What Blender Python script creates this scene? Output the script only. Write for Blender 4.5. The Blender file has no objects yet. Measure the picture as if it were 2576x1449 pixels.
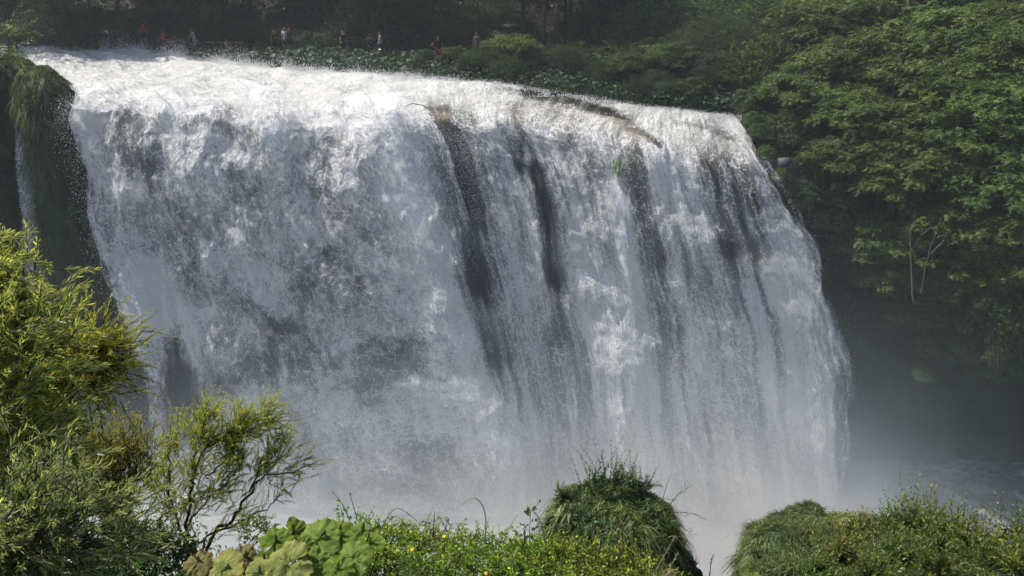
import bpy, math, random
import numpy as np
SEED = 7
rng = np.random.default_rng(SEED)
sc = bpy.context.scene
col = sc.collection
W0, H0, FOC = 2576.0, 1449.0, 2050.0      # measuring frame of the photograph
CZ = 29.0                                  # camera height above the plunge pool
PITCH = math.radians(20.0)
CAM = np.array([0.0, 0.0, CZ])
_s, _c = math.sin(PITCH), math.cos(PITCH)

def ray(px, py):
    px = np.asarray(px, float); py = np.asarray(py, float)
    a = (px - W0 / 2) / FOC; b = -(py - H0 / 2) / FOC
    return np.stack([a + 0 * b, _c + b * _s + 0 * a, -_s + b * _c + 0 * a], -1)

def at(px, py, Y):
    """world point seen at (px,py) of the measuring frame, Y metres ahead"""
    d = ray(px, py); Y = np.asarray(Y, float)
    return CAM + d * (Y / d[..., 1])[..., None]

def project(P):
    q = P - CAM
    x = q[..., 0]; f = q[..., 1] * _c - q[..., 2] * _s; u = q[..., 1] * _s + q[..., 2] * _c
    f = np.maximum(f, 1e-3)
    return W0 / 2 + FOC * x / f, H0 / 2 - FOC * u / f

# ------------------------------------------------------------------ noise
_perm = np.random.default_rng(11).permutation(65536).astype(np.int64)
def _hash(ix, iy, k):
    return _perm[(_perm[(ix + 131 * k) & 65535] + iy) & 65535] / 65535.0
def vnoise(x, y, k=0):
    x = np.asarray(x, float); y = np.asarray(y, float)
    ix = np.floor(x).astype(np.int64); iy = np.floor(y).astype(np.int64)
    fx = x - ix; fy = y - iy
    fx = fx * fx * fx * (fx * (fx * 6 - 15) + 10); fy = fy * fy * fy * (fy * (fy * 6 - 15) + 10)
    a = _hash(ix, iy, k); b = _hash(ix + 1, iy, k); c = _hash(ix, iy + 1, k); d = _hash(ix + 1, iy + 1, k)
    return (a * (1 - fx) + b * fx) * (1 - fy) + (c * (1 - fx) + d * fx) * fy
def fbm(x, y, k=0, octv=5, rough=0.5):
    s = 0; a = 1; t = 0
    for o in range(octv):
        s = s + a * vnoise(x * 2 ** o + 17.3 * o, y * 2 ** o - 9.1 * o, k + o); t += a; a *= rough
    return s / t
def ridge(x, y, k=0, octv=4, rough=0.55):
    s = 0; a = 1; t = 0
    for o in range(octv):
        s = s + a * (1 - np.abs(2 * vnoise(x * 2 ** o + 7.7 * o, y * 2 ** o + 3.1 * o, k + o) - 1)); t += a; a *= rough
    return s / t
def sstep(a, b, x):
    t = np.clip((x - a) / (b - a), 0, 1); return t * t * (3 - 2 * t)

# ------------------------------------------------------------------ materials
def newmat(name):
    m = bpy.data.materials.new(name); m.use_nodes = True
    nt = m.node_tree; nt.nodes.clear()
    return m, nt
class NT:
    def __init__(s, nt): s.nt = nt
    def n(s, typ, **kw):
        nd = s.nt.nodes.new(typ)
        for k, v in kw.items():
            if k.startswith('i_'):
                nd.inputs[k[2:].replace('_', ' ')].default_value = v
            else: setattr(nd, k, v)
        return nd
    def l(s, a, b): s.nt.links.new(a, b)
    def math(s, op, a, b=None, clamp=False):
        nd = s.nt.nodes.new('ShaderNodeMath'); nd.operation = op; nd.use_clamp = clamp
        for i, v in enumerate((a, b)):
            if v is None: continue
            if isinstance(v, (int, float)): nd.inputs[i].default_value = v
            else: s.l(v, nd.inputs[i])
        return nd.outputs[0]
    def ramp(s, v, a, b, lo=0.0, hi=1.0):
        nd = s.nt.nodes.new('ShaderNodeMapRange'); nd.interpolation_type = 'SMOOTHSTEP'
        s.l(v, nd.inputs[0])
        for i, x in enumerate((a, b, lo, hi)): nd.inputs[i + 1].default_value = x
        return nd.outputs[0]
    def mixc(s, f, a, b):
        nd = s.nt.nodes.new('ShaderNodeMix'); nd.data_type = 'RGBA'
        if isinstance(f, (int, float)): nd.inputs[0].default_value = f
        else: s.l(f, nd.inputs[0])
        for i, v in ((6, a), (7, b)):
            if isinstance(v, tuple): nd.inputs[i].default_value = (v + (1,))[:4]
            else: s.l(v, nd.inputs[i])
        return nd.outputs[2]

def mat_leaf(name='leaf_surface', trans=0.38, gloss=0.03):
    """colour comes from the leaf's own tint"""
    m, nt = newmat(name); g = NT(nt)
    a = g.n('ShaderNodeAttribute', attribute_name='Col')
    oi = g.n('ShaderNodeObjectInfo')
    hs = g.n('ShaderNodeHueSaturation'); mo = g.n('ShaderNodeMix', data_type='RGBA', blend_type='MULTIPLY'); mo.inputs[0].default_value = 1
    g.l(a.outputs['Color'], mo.inputs[6]); g.l(oi.outputs['Color'], mo.inputs[7]); g.l(mo.outputs[2], hs.inputs['Color'])
    g.l(g.ramp(oi.outputs['Random'], 0, 1, 0.485, 0.515), hs.inputs['Hue'])
    g.l(g.ramp(oi.outputs['Random'], 0, 1, 0.85, 1.15), hs.inputs['Value'])
    d = g.n('ShaderNodeBsdfDiffuse'); t = g.n('ShaderNodeBsdfTranslucent'); gl = g.n('ShaderNodeBsdfGlossy', i_Roughness=0.5)
    gl.inputs['Color'].default_value = (0.9, 0.95, 1, 1)
    g.l(hs.outputs[0], d.inputs[0])
    tc = g.n('ShaderNodeMix', data_type='RGBA', blend_type='MULTIPLY'); tc.inputs[0].default_value = 1
    g.l(hs.outputs[0], tc.inputs[6]); tc.inputs[7].default_value = (1.6, 1.6, 0.85, 1)
    g.l(tc.outputs[2], t.inputs[0])
    m1 = g.n('ShaderNodeMixShader'); m1.inputs[0].default_value = trans
    g.l(d.outputs[0], m1.inputs[1]); g.l(t.outputs[0], m1.inputs[2])
    m2 = g.n('ShaderNodeMixShader'); m2.inputs[0].default_value = gloss
    g.l(m1.outputs[0], m2.inputs[1]); g.l(gl.outputs[0], m2.inputs[2])
    o = g.n('ShaderNodeOutputMaterial'); g.l(m2.outputs[0], o.inputs[0])
    return m

def mat_plain(name, c1, c2, scale=4.0, rough=0.85, bump=0.3, spec=0.25, detail=6, coord='Object', zs=1.0):
    m, nt = newmat(name); g = NT(nt)
    tc = g.n('ShaderNodeTexCoord'); mp = g.n('ShaderNodeMapping'); mp.inputs['Scale'].default_value = (1, 1, zs)
    g.l(tc.outputs[coord], mp.inputs[0])
    n = g.n('ShaderNodeTexNoise', i_Scale=scale, i_Detail=detail, i_Roughness=0.65); g.l(mp.outputs[0], n.inputs['Vector'])
    c = g.mixc(g.ramp(n.outputs[0], 0.3, 0.7), c1, c2)
    p = g.n('ShaderNodeBsdfPrincipled', i_Roughness=rough); p.inputs['Specular IOR Level'].default_value = spec
    g.l(c, p.inputs['Base Color'])
    if bump:
        b = g.n('ShaderNodeBump', i_Strength=bump, i_Distance=0.1); g.l(n.outputs[0], b.inputs['Height']); g.l(b.outputs[0], p.inputs['Normal'])
    o = g.n('ShaderNodeOutputMaterial'); g.l(p.outputs[0], o.inputs[0])
    return m

# ------------------------------------------------------------------ mesh makers
def mesh_from(name, V, faces, mat=None, colors=None, smooth=False):
    """faces: int array (n,k) or list of such arrays"""
    me = bpy.data.meshes.new(name)
    V = np.ascontiguousarray(V, np.float32).reshape(-1, 3)
    if isinstance(faces, np.ndarray): faces = [faces]
    faces = [np.asarray(f, np.int32) for f in faces if len(f)]
    tot = np.concatenate([np.full(len(f), f.shape[1], np.int32) for f in faces])
    idx = np.concatenate([f.ravel() for f in faces]).astype(np.int32)
    me.vertices.add(len(V)); me.vertices.foreach_set('co', V.ravel())
    me.loops.add(len(idx)); me.loops.foreach_set('vertex_index', idx)
    me.polygons.add(len(tot))
    st = np.zeros(len(tot), np.int32); st[1:] = np.cumsum(tot)[:-1]
    me.polygons.foreach_set('loop_start', st)
    me.polygons.foreach_set('use_smooth', np.full(len(tot), bool(smooth)))
    me.update(calc_edges=True)
    if colors is not None:
        c = np.ones((len(V), 4), np.float32); c[:, :3] = colors
        at_ = me.color_attributes.new('Col', 'FLOAT_COLOR', 'POINT'); at_.data.foreach_set('color', c.ravel())
    if mat: me.materials.append(mat)
    return me
def fattr(me, name, vals):
    a = me.attributes.new(name, 'FLOAT', 'POINT'); a.data.foreach_set('value', np.ascontiguousarray(vals, np.float32).ravel())
def link(name, me, parent=None, loc=None, **props):
    o = bpy.data.objects.new(name, me); col.objects.link(o)
    if parent is not None: o.parent = parent
    if loc is not None: o.location = loc
    for k, v in props.items(): o[k] = v
    return o
def thing(name, label, cat, loc=(0, 0, 0), group=None, rz=0.0, scale=1.0):
    o = bpy.data.objects.new(name, None); col.objects.link(o)
    o.location = tuple(float(v) for v in loc); o.rotation_euler = (0, 0, rz); o.scale = (scale,) * 3
    o.empty_display_size = 0.2
    o['label'] = label; o['category'] = cat
    if group: o['group'] = group
    return o
def tag(o, label, cat, group=None):
    o['label'] = label; o['category'] = cat
    if group: o['group'] = group
    return o
def copy_tree(o, parent=None):
    c = o.copy(); col.objects.link(c); c.parent = parent
    for ch in list(o.children): copy_tree(ch, c)
    return c
def grid_faces(nu, nv):
    i = np.arange(nu * nv).reshape(nu, nv)
    return np.stack([i[:-1, :-1], i[1:, :-1], i[1:, 1:], i[:-1, 1:]], -1).reshape(-1, 4)
def nrm(v): return v / np.maximum(np.linalg.norm(v, axis=-1, keepdims=True), 1e-9)

class Bag:
    """collects vertices / faces / colours into one mesh"""
    def __init__(s): s.V = []; s.F = {}; s.C = []; s.n = 0
    def add(s, V, F, C=None):
        V = np.asarray(V, float).reshape(-1, 3)
        F = np.asarray(F)
        s.V.append(V); s.F.setdefault(F.shape[1], []).append(F + s.n)
        if C is not None:
            C = np.asarray(C, float)
            if C.ndim == 1: C = np.tile(C, (len(V), 1))
            s.C.append(C)
        s.n += len(V)
    def mesh(s, name, mat, smooth=False):
        return mesh_from(name, np.concatenate(s.V), [np.concatenate(f) for f in s.F.values()], mat,
                         np.concatenate(s.C) if s.C else None, smooth)

def leaf_quads(bag, P, D, N, L, Wd, C, fold=0.12, long=False, rg=rng):
    """P base, D direction, N rough normal, L length, Wd width, C colour; one leaf each"""
    P = np.asarray(P); n = len(P)
    if n == 0: return
    D = nrm(D); S = nrm(np.cross(D, N)); U = np.cross(S, D)
    L = np.broadcast_to(np.asarray(L, float), (n,))[:, None]; Wd = np.broadcast_to(np.asarray(Wd, float), (n,))[:, None]
    C = np.broadcast_to(np.asarray(C, float), (n, 3))
    if not long:
        V = np.stack([P, P + D * L * .45 + S * Wd * .5 - U * Wd * fold, P + D * L - U * L * .06, P + D * L * .45 - S * Wd * .5 - U * Wd * fold], 1)
        b = np.arange(n)[:, None] * 4
        F = b + np.array([[0, 1, 2, 3]])
        bag.add(V, F, np.repeat(C, 4, 0))
    else:                                   # lanceolate, folded along the midrib and curved down
        q = lambda t, w, dn: P + D * L * t + S * Wd * w - U * (L * dn)
        V = np.stack([P, q(.3, .42, .0), q(.68, .36, .06), q(1, 0, .14), q(.68, -.36, .06), q(.3, -.42, .0), q(.3, 0, .025), q(.68, 0, .085)], 1)
        b = np.arange(n)[:, None] * 8
        F = np.concatenate([b + np.array([[6, 1, 2, 7]]), b + np.array([[5, 6, 7, 4]])])
        F3 = np.concatenate([b + np.array([[0, 1, 6]]), b + np.array([[0, 6, 5]]), b + np.array([[7, 2, 3]]), b + np.array([[4, 7, 3]])])
        k = bag.n
        bag.add(V, F, np.repeat(C, 8, 0))
        bag.F.setdefault(3, []).append(F3 + k)

def tubes(bag, PTS, R, C, sides=4):
    """PTS (n,m,3) polylines, R (n,m) radii"""
    PTS = np.asarray(PTS, float); n, m, _ = PTS.shape
    R = np.broadcast_to(np.asarray(R, float), (n, m))
    T = nrm(np.gradient(PTS, axis=1))
    ref = np.where(np.abs(T[..., 2:3]) > .9, np.array([1., 0, 0]), np.array([0, 0, 1.]))
    A = nrm(np.cross(T, ref)); B = np.cross(T, A)
    an = np.arange(sides) * 2 * math.pi / sides
    V = PTS[:, :, None] + R[:, :, None, None] * (A[:, :, None] * np.cos(an)[None, None, :, None] + B[:, :, None] * np.sin(an)[None, None, :, None])
    i = np.arange(n * m * sides).reshape(n, m, sides)
    j = np.roll(i, -1, 2)
    F = np.stack([i[:, :-1], j[:, :-1], j[:, 1:], i[:, 1:]], -1).reshape(-1, 4)
    C = np.broadcast_to(np.asarray(C, float), (3,)) if np.ndim(C) == 1 else C
    bag.add(V.reshape(-1, 3), F, np.tile(C, (n * m * sides, 1)) if np.ndim(C) == 1 else np.repeat(C, m * sides, 0))

def polyline(P, n):
    """smooth resample of control points"""
    P = np.asarray(P, float); t = np.linspace(0, len(P) - 1, n)
    return cr(P, t)
def cr(P, t):
    """Catmull-Rom along axis 0"""
    m = len(P); i = np.clip(np.floor(t).astype(int), 0, m - 2); f = (t - i)
    f = f.reshape(f.shape + (1,) * (P.ndim - 1))
    p0 = P[np.maximum(i - 1, 0)]; p1 = P[i]; p2 = P[i + 1]; p3 = P[np.minimum(i + 2, m - 1)]
    return 0.5 * ((2 * p1) + (-p0 + p2) * f + (2 * p0 - 5 * p1 + 4 * p2 - p3) * f ** 2 + (-p0 + 3 * p1 - 3 * p2 + p3) * f ** 3)

def shoots(leafbag, stembag, B, D, L, nleaf, leafL, leafW, colf, ang=0.6, curve=None, t0=0.12, long=False, stemR=0.003, stemC=(.12, .08, .04), sag=0.0, m=5, fold=.12, two_rank=False, rg=rng, taperleaf=0.35):
    """leafy shoots: B base, D direction, L length; colf(t, n) -> colours"""
    B = np.asarray(B, float); D = nrm(np.asarray(D, float)); n = len(B)
    L = np.broadcast_to(np.asarray(L, float), (n,))[:, None]
    Cv = (curve if curve is not None else rg.normal(0, .18, (n, 3))) + np.array([0, 0, -sag])
    pos = lambda t: B[:, None] + D[:, None] * L[:, None] * t[..., None] + Cv[:, None] * L[:, None] * (t ** 2)[..., None]
    if stembag is not None:
        tt = np.tile(np.linspace(0, 1, m), (n, 1))
        tubes(stembag, pos(tt), stemR * (1 - .75 * tt), stemC, 3)
    k = np.arange(nleaf)
    t = t0 + (1 - t0) * (k[None] + rg.uniform(0, .8, (n, nleaf))) / nleaf
    P = pos(t); T = nrm(D[:, None] + 2 * Cv[:, None] * t[..., None])
    ref = nrm(rg.normal(size=(n, 1, 3)) * .25 + np.array([0, 0, 1.]))
    S = nrm(np.cross(T, ref)); U = np.cross(S, T)
    if two_rank:
        phi = (k % 2) * math.pi + rg.normal(0, .25, (n, nleaf))
    else:
        phi = k * 2.4 + rg.uniform(0, 6.28, (n, 1)) + rg.normal(0, .3, (n, nleaf))
    Rd = S * np.cos(phi)[..., None] + U * np.sin(phi)[..., None]
    a = ang + rg.normal(0, .12, (n, nleaf))
    d = T * np.cos(a)[..., None] + Rd * np.sin(a)[..., None]
    N = U + rg.normal(0, .3, (n, nleaf, 3)) if two_rank else np.cross(np.cross(T, Rd), d) + rg.normal(0, .25, (n, nleaf, 3))
    sz = (1 - taperleaf * t) * rg.uniform(.75, 1.2, t.shape)
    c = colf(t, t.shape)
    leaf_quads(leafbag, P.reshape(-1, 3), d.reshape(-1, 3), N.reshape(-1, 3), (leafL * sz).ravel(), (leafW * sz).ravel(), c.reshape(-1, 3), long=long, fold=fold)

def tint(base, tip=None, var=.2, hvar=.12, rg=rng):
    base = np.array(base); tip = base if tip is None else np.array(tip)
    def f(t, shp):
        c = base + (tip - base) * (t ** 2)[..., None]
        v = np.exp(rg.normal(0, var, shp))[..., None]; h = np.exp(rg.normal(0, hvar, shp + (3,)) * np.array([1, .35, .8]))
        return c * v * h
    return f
# ------------------------------------------------------------------ camera, sun, sky
cam_d = bpy.data.cameras.new('camera'); cam_d.sensor_width = 36; cam_d.lens = 36 * FOC / W0
cam_d.clip_start = 0.05; cam_d.clip_end = 6000
cam = bpy.data.objects.new('camera', cam_d); col.objects.link(cam)
cam.location = CAM; cam.rotation_euler = (math.pi / 2 - PITCH, 0, 0)
sc.camera = cam
SUN = nrm(np.array([-0.52, 0.13, 0.83]))        # towards the sun: high, behind the fall, a little to the left
sun_d = bpy.data.lights.new('sun', 'SUN'); sun_d.energy = 5.0; sun_d.angle = math.radians(0.5); sun_d.color = (1, .95, .86)
sun = bpy.data.objects.new('sun', sun_d); col.objects.link(sun)
from mathutils import Vector
sun.rotation_euler = Vector(SUN).to_track_quat('Z', 'Y').to_euler()
w = bpy.data.worlds.new('World'); sc.world = w; w.use_nodes = True
g = NT(w.node_tree)
sky = g.n('ShaderNodeTexSky', sky_type='NISHITA'); sky.sun_disc = False; sky.dust_density = 2.8; sky.air_density = 1.0; sky.ozone_density = 1.0
sky.sun_elevation = math.asin(SUN[2]); sky.sun_rotation = math.atan2(SUN[0], SUN[1])
bg = w.node_tree.nodes['Background']; bg.inputs[1].default_value = 0.15
g.l(sky.outputs[0], bg.inputs[0])
sc.view_settings.view_transform = 'Standard'; sc.view_settings.look = 'None'; sc.view_settings.exposure = 0
sc.render.engine = 'CYCLES'
cy = sc.cycles
cy.max_bounces = 8; cy.diffuse_bounces = 3; cy.glossy_bounces = 2; cy.transmission_bounces = 4; cy.volume_bounces = 1; cy.transparent_max_bounces = 24
cy.use_denoising = True; cy.use_adaptive_sampling = True; cy.adaptive_threshold = 0.04; cy.adaptive_min_samples = 16; cy.sample_clamp_indirect = 4; cy.volume_step_rate = 1.0; cy.volume_max_steps = 48

# ------------------------------------------------------------------ the falling water (control grid: px, py, metres ahead)
CTRL = [
 # far edge        mid river        brink            over the lip      face            low face         base
 [(-190, 52, 84), (-60, 118, 64),  (150, 232, 46.5), (178, 325, 44.6), (235, 560, 43.9), (328, 900, 43.0), (385, 1440, 41.6)],
 [(150, 103, 70), (250, 165, 57),  (400, 256, 45.8), (430, 340, 43.8), (480, 600, 42.9), (545, 930, 42.0), (610, 1440, 40.6)],
 [(550, 156, 58), (620, 205, 51),  (720, 280, 45.0), (750, 368, 43.1), (790, 620, 42.1), (850, 950, 41.3), (925, 1440, 40.0)],
 [(900, 186, 53), (930, 225, 48.5),(985, 285, 44.6), (1030, 370, 42.9),(1110, 620, 41.9),(1195, 950, 41.0),(1285, 1440, 39.8)],
 [(1250, 214, 50.5),(1240, 248, 47.5),(1230, 292, 44.6),(1268, 372, 43.4),(1330, 620, 42.6),(1400, 950, 41.8),(1452, 1440, 40.4)],
 [(1560, 262, 48.5),(1530, 292, 46.2),(1500, 338, 44.0),(1530, 425, 43.0),(1585, 650, 42.0),(1640, 950, 41.0),(1680, 1440, 40.0)],
 [(1720, 282, 47.6),(1720, 325, 45.2),(1735, 392, 43.4),(1765, 470, 42.5),(1825, 680, 41.6),(1890, 970, 40.8),(1930, 1440, 40.0)],
 [(1810, 292, 47.2),(1850, 332, 45.2),(1888, 392, 43.6),(1925, 470, 42.7),(2010, 700, 42.0),(2060, 970, 41.2),(2085, 1440, 40.4)],
 [(1852, 300, 46.8),(1890, 350, 45.2),(1930, 432, 43.8),(2005, 530, 43.4),(2122, 740, 42.8),(2157, 970, 42.0),(2172, 1440, 41.0)],
]
CT = np.array(CTRL, float)                     # (9,7,3)
CW = at(CT[..., 0], CT[..., 1], CT[..., 2])    # world control points
def sheet(nu, nv, off=0.0, vmax=6.0, vmin=0.0):
    u = np.linspace(0, 8, nu); v = np.linspace(vmin, vmax, nv)
    a = cr(CW, u)                              # (nu,7,3)
    b = cr(np.swapaxes(a, 0, 1), v)            # (nv,nu,3)
    P = np.swapaxes(b, 0, 1)
    du = np.gradient(P, axis=0); dv = np.gradient(P, axis=1)
    N = nrm(np.cross(dv, du))
    N *= np.sign((N * (CAM - P)).sum(-1, keepdims=True))
    s = np.cumsum(np.linalg.norm(du, axis=-1)[:, nv // 2]); s = np.broadcast_to(s[:, None], (nu, nv))
    l = np.cumsum(np.linalg.norm(dv, axis=-1), axis=1)
    i2 = int(np.argmin(np.abs(v - 2.0))); l = l - l[:, i2:i2 + 1] + 40
    U = np.broadcast_to(u[:, None], (nu, nv)); Vv = np.broadcast_to(v[None], (nu, nv))
    return P + N * off, N, s, l, U, Vv

def stroke(px, py, pts, width, amt):
    """soft brush along a polyline given in the measuring frame"""
    best = np.full(px.shape, 1e9)
    pts = np.array(pts, float)
    for a, b in zip(pts[:-1], pts[1:]):
        d = b - a; t = np.clip(((px - a[0]) * d[0] + (py - a[1]) * d[1]) / (d @ d), 0, 1)
        best = np.minimum(best, np.hypot(px - a[0] - d[0] * t, py - a[1] - d[1] * t))
    return amt * np.exp(-(best / width) ** 2)

DARK = [  # where the water runs thin and rock or smooth brown water shows
 ([(1118, 320), (1136, 400), (1166, 520), (1203, 690)], 54, -.8), ([(1203, 690), (1232, 810), (1255, 900)], 44, -.6), ([(1255, 900), (1285, 1040)], 40, -.3),
 ([(1165, 335), (1190, 420), (1210, 560)], 30, -.42),
 ([(1345, 420), (1370, 520), (1392, 700)], 24, -.75), ([(1392, 700), (1404, 860)], 20, -.45),
 ([(1480, 420), (1502, 520), (1535, 660)], 15, -.4),
 ([(1420, 430), (1445, 520)], 16, -.25),
 ([(1588, 430), (1620, 560), (1650, 660)], 22, -.26), ([(1650, 660), (1700, 900)], 24, -.14),
 ([(1790, 420), (1830, 520), (1852, 620)], 42, -.5), ([(1852, 620), (1890, 760)], 34, -.25),
 ([(1882, 425), (1905, 520), (1915, 640)], 20, -.32),
 ([(1330, 236), (1450, 256), (1540, 290), (1600, 330), (1648, 378)], 13, -.85),
 ([(1250, 222), (1330, 236)], 7, -.4), ([(1060, 264), (1120, 270), (1195, 286)], 9, -.3), ([(1095, 280), (1115, 320)], 16, -.3),
 ([(1700, 312), (1790, 332), (1850, 345)], 9, -.3),
 ([(1290, 270), (1312, 330), (1303, 420)], 17, -.4), ([(1400, 300), (1420, 350)], 18, -.25), ([(1350, 262), (1460, 300)], 14, -.3),
 ([(480, 690), (600, 760), (640, 830)], 50, -.2), ([(640, 880), (700, 1000)], 50, -.18),
 ([(285, 740), (318, 900), (330, 1090)], 27, -1.0), ([(430, 880), (480, 1060)], 42, -.8), ([(520, 975), (500, 1040)], 22, -.4), ([(350, 950), (345, 1080)], 20, -.3),
 ([(290, 300), (380, 420), (470, 540)], 48, -.24), ([(330, 560), (420, 620)], 35, -.2), ([(560, 560), (620, 480)], 45, -.12),
 ([(660, 480), (800, 380)], 40, -.12), ([(760, 700), (860, 760)], 50, -.16), ([(1060, 1090), (1080, 1180)], 50, -.18),
 ([(720, 860), (800, 1100), (900, 1150)], 55, -.15), ([(620, 340), (660, 360)], 20, -.15),
 ([(1400, 850), (1420, 1050)], 30, -.2), ([(1740, 560), (1780, 760)], 22, -.15), ([(1940, 480), (1960, 560)], 18, -.12),
 ([(2040, 800), (2045, 900)], 12, -.3), ([(2060, 620), (2105, 760)], 16, -.22)]
BRIGHT = [
 ([(960, 300), (1050, 560), (1115, 720), (1185, 900), (1250, 1060), (1310, 1250)], 52, .38),
 ([(1320, 400), (1350, 650), (1375, 800)], 14, .3), ([(1550, 400), (1572, 650), (1592, 800), (1600, 1000)], 16, .5),
 ([(1742, 400), (1790, 600), (1842, 820), (1850, 1000)], 16, .3), ([(330, 730), (370, 800), (360, 860)], 30, .3),
 ([(190, 300), (245, 560), (300, 700)], 16, .25), ([(860, 300), (1000, 300)], 40, .3), ([(200, 250), (900, 285)], 28, .25),
 ([(1960, 560), (2010, 800), (2050, 1100)], 55, .22), ([(1700, 470), (1760, 620)], 22, .2), ([(2110, 760), (2145, 1000)], 14, .25),
 ([(1430, 420), (1460, 560)], 14, .2), ([(1650, 400), (1720, 560)], 26, .22), ([(1880, 560), (1920, 800)], 20, .15)]

def foam_fields(P, s, l, U, Vv, k=0):
    px, py = project(P)
    m = np.zeros(px.shape)
    jit = 26 * (fbm(s * .5, l * .16, 50 + k, 4) - .5); jit2 = 14 * (fbm(s * 1.6, l * .5, 60 + k, 3) - .5)
    qx = px + (jit + jit2) * sstep(1.4, 2.6, Vv); qy = py
    torn = .55 + .85 * sstep(.25, .75, .5 * fbm(s * 1.3, l * .07, 80 + k, 4) + .5 * fbm(s * 3.4, l * .12, 84 + k, 3))
    for p, wd, a in DARK: m += stroke(qx, qy, p, wd * 1.12, a) * torn
    for p, wd, a in BRIGHT: m += stroke(qx, qy, p, wd, a)
    river = 1 - sstep(1.55, 2.25, Vv)
    # billowing clumps at left, long streaks from the middle to the right
    right = sstep(2.7, 3.5, U + .3 * (fbm(s * .3, l * .1, 97, 3) - .5))
    wx = fbm(s * .35, l * .2, 3 + k, 4) - .5; wy = fbm(s * .35 + 40, l * .22, 5 + k, 4) - .5
    clump = fbm(s * .26 + wx * 1.3, l * .24 + wy * 1.3, 20 + k, 6, .55)
    clump2 = fbm(s * .8 + wx * 3, l * .55 + wy * 4, 24 + k, 5, .6)
    streak = fbm((s + wx * 1.5) * 1.1, l * .06, 30 + k, 4, .6)
    streak2 = fbm((s + wx * 1.2) * 3.2, l * .16, 34 + k, 4, .6)
    cell = np.abs(fbm(s * .75 + wx * 2.2, l * .55 + wy * 2.2, 44 + k, 3, .55) - .5) * 2
    left_pat = 1.6 * (clump - .5) + .8 * (clump2 - .5) + .25 * (cell - .3)
    right_pat = 1.25 * (streak - .5) + .75 * (streak2 - .5) + .5 * (clump - .5) + .3 * (clump2 - .5)
    pat = left_pat * (1 - right) + right_pat * right
    return m, pat, river, right, clump, clump2, px, py
def mat_water(name, front=False):
    """white aerated water; where foam is thin the sheet is see-through"""
    m, nt = newmat(name); g = NT(nt)
    fl = g.n('ShaderNodeAttribute', attribute_name='flow_s'); fv = g.n('ShaderNodeAttribute', attribute_name='flow_l')
    de = g.n('ShaderNodeAttribute', attribute_name='foam'); rv = g.n('ShaderNodeAttribute', attribute_name='river')
    cx = g.n('ShaderNodeCombineXYZ'); g.l(fl.outputs['Fac'], cx.inputs[0]); g.l(g.math('MULTIPLY', fv.outputs['Fac'], .62), cx.inputs[1])
    if front: cx.inputs[2].default_value = 7.3
    n1 = g.n('ShaderNodeTexNoise', i_Scale=2.6, i_Detail=5, i_Roughness=.72, i_Distortion=.6); g.l(cx.outputs[0], n1.inputs['Vector'])
    rt = g.n('ShaderNodeAttribute', attribute_name='right')
    cs = g.n('ShaderNodeCombineXYZ'); g.l(fl.outputs['Fac'], cs.inputs[0]); g.l(g.math('MULTIPLY', fv.outputs['Fac'], .13), cs.inputs[1]); cs.inputs[2].default_value = 3.1
    n1b = g.n('ShaderNodeTexNoise', i_Scale=3.4, i_Detail=5, i_Roughness=.72, i_Distortion=.35); g.l(cs.outputs[0], n1b.inputs['Vector'])
    def blend(a, b):
        mm = g.n('ShaderNodeMix', data_type='FLOAT'); g.l(rt.outputs['Fac'], mm.inputs[0]); g.l(a, mm.inputs[2]); g.l(b, mm.inputs[3]); return mm.outputs[0]
    n1o = blend(n1.outputs[0], n1b.outputs[0])
    n2 = g.n('ShaderNodeTexNoise', i_Scale=9.5, i_Detail=3, i_Roughness=.75); g.l(cx.outputs[0], n2.inputs['Vector'])
    # lacy network of torn water: bright cell walls around dark holes, strongest just below the lip
    la = g.n('ShaderNodeAttribute', attribute_name='lace')
    nz = g.n('ShaderNodeTexNoise', i_Scale=1.7, i_Detail=3, i_Roughness=.6); g.l(cx.outputs[0], nz.inputs['Vector'])
    vm = g.n('ShaderNodeVectorMath', operation='SCALE'); g.l(nz.outputs['Color'], vm.inputs[0]); vm.inputs['Scale'].default_value = .75
    va = g.n('ShaderNodeVectorMath', operation='ADD'); g.l(cx.outputs[0], va.inputs[0]); g.l(vm.outputs[0], va.inputs[1])
    vo = g.n('ShaderNodeTexVoronoi', feature='DISTANCE_TO_EDGE', i_Scale=2.7); g.l(va.outputs[0], vo.inputs['Vector'])
    vo2 = g.n('ShaderNodeTexVoronoi', feature='DISTANCE_TO_EDGE', i_Scale=6.3); g.l(va.outputs[0], vo2.inputs['Vector'])
    lace = g.math('ADD', g.ramp(vo.outputs['Distance'], 0.0, .16, .62, -.22), g.ramp(vo2.outputs['Distance'], 0.0, .2, .3, -.15))
    n4 = g.n('ShaderNodeTexNoise', i_Scale=19.0, i_Detail=1, i_Roughness=.5); g.l(cx.outputs[0], n4.inputs['Vector'])
    v = g.math('ADD', de.outputs['Fac'], g.math('MULTIPLY', g.math('SUBTRACT', n1o, .5), 1.15))
    v = g.math('ADD', v, g.math('MULTIPLY', g.math('SUBTRACT', n2.outputs[0], .5), 1.15))
    if not front: v = g.math('ADD', v, g.math('MULTIPLY', g.math('SUBTRACT', n4.outputs[0], .5), .8))
    if not front: v = g.math('ADD', v, g.math('MULTIPLY', lace, la.outputs['Fac']))
    al = g.ramp(v, .12, .92, .0, .985) if not front else g.ramp(v, .3, 1.0, 0.0, .9)
    if not front:      # fine spray hangs behind the torn parts as a soft grey veil
        al = g.math('MAXIMUM', al, g.ramp(de.outputs['Fac'], -.25, .9, .0, .60))
    d = g.n('ShaderNodeBsdfDiffuse'); d.inputs[0].default_value = (.86, .88, .90, 1)
    t = g.n('ShaderNodeBsdfTranslucent'); t.inputs[0].default_value = (.86, .89, .91, 1)
    g.l(g.mixc(rv.outputs['Fac'], (.95, .955, .965), (.87, .87, .84)), d.inputs[0])
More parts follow.
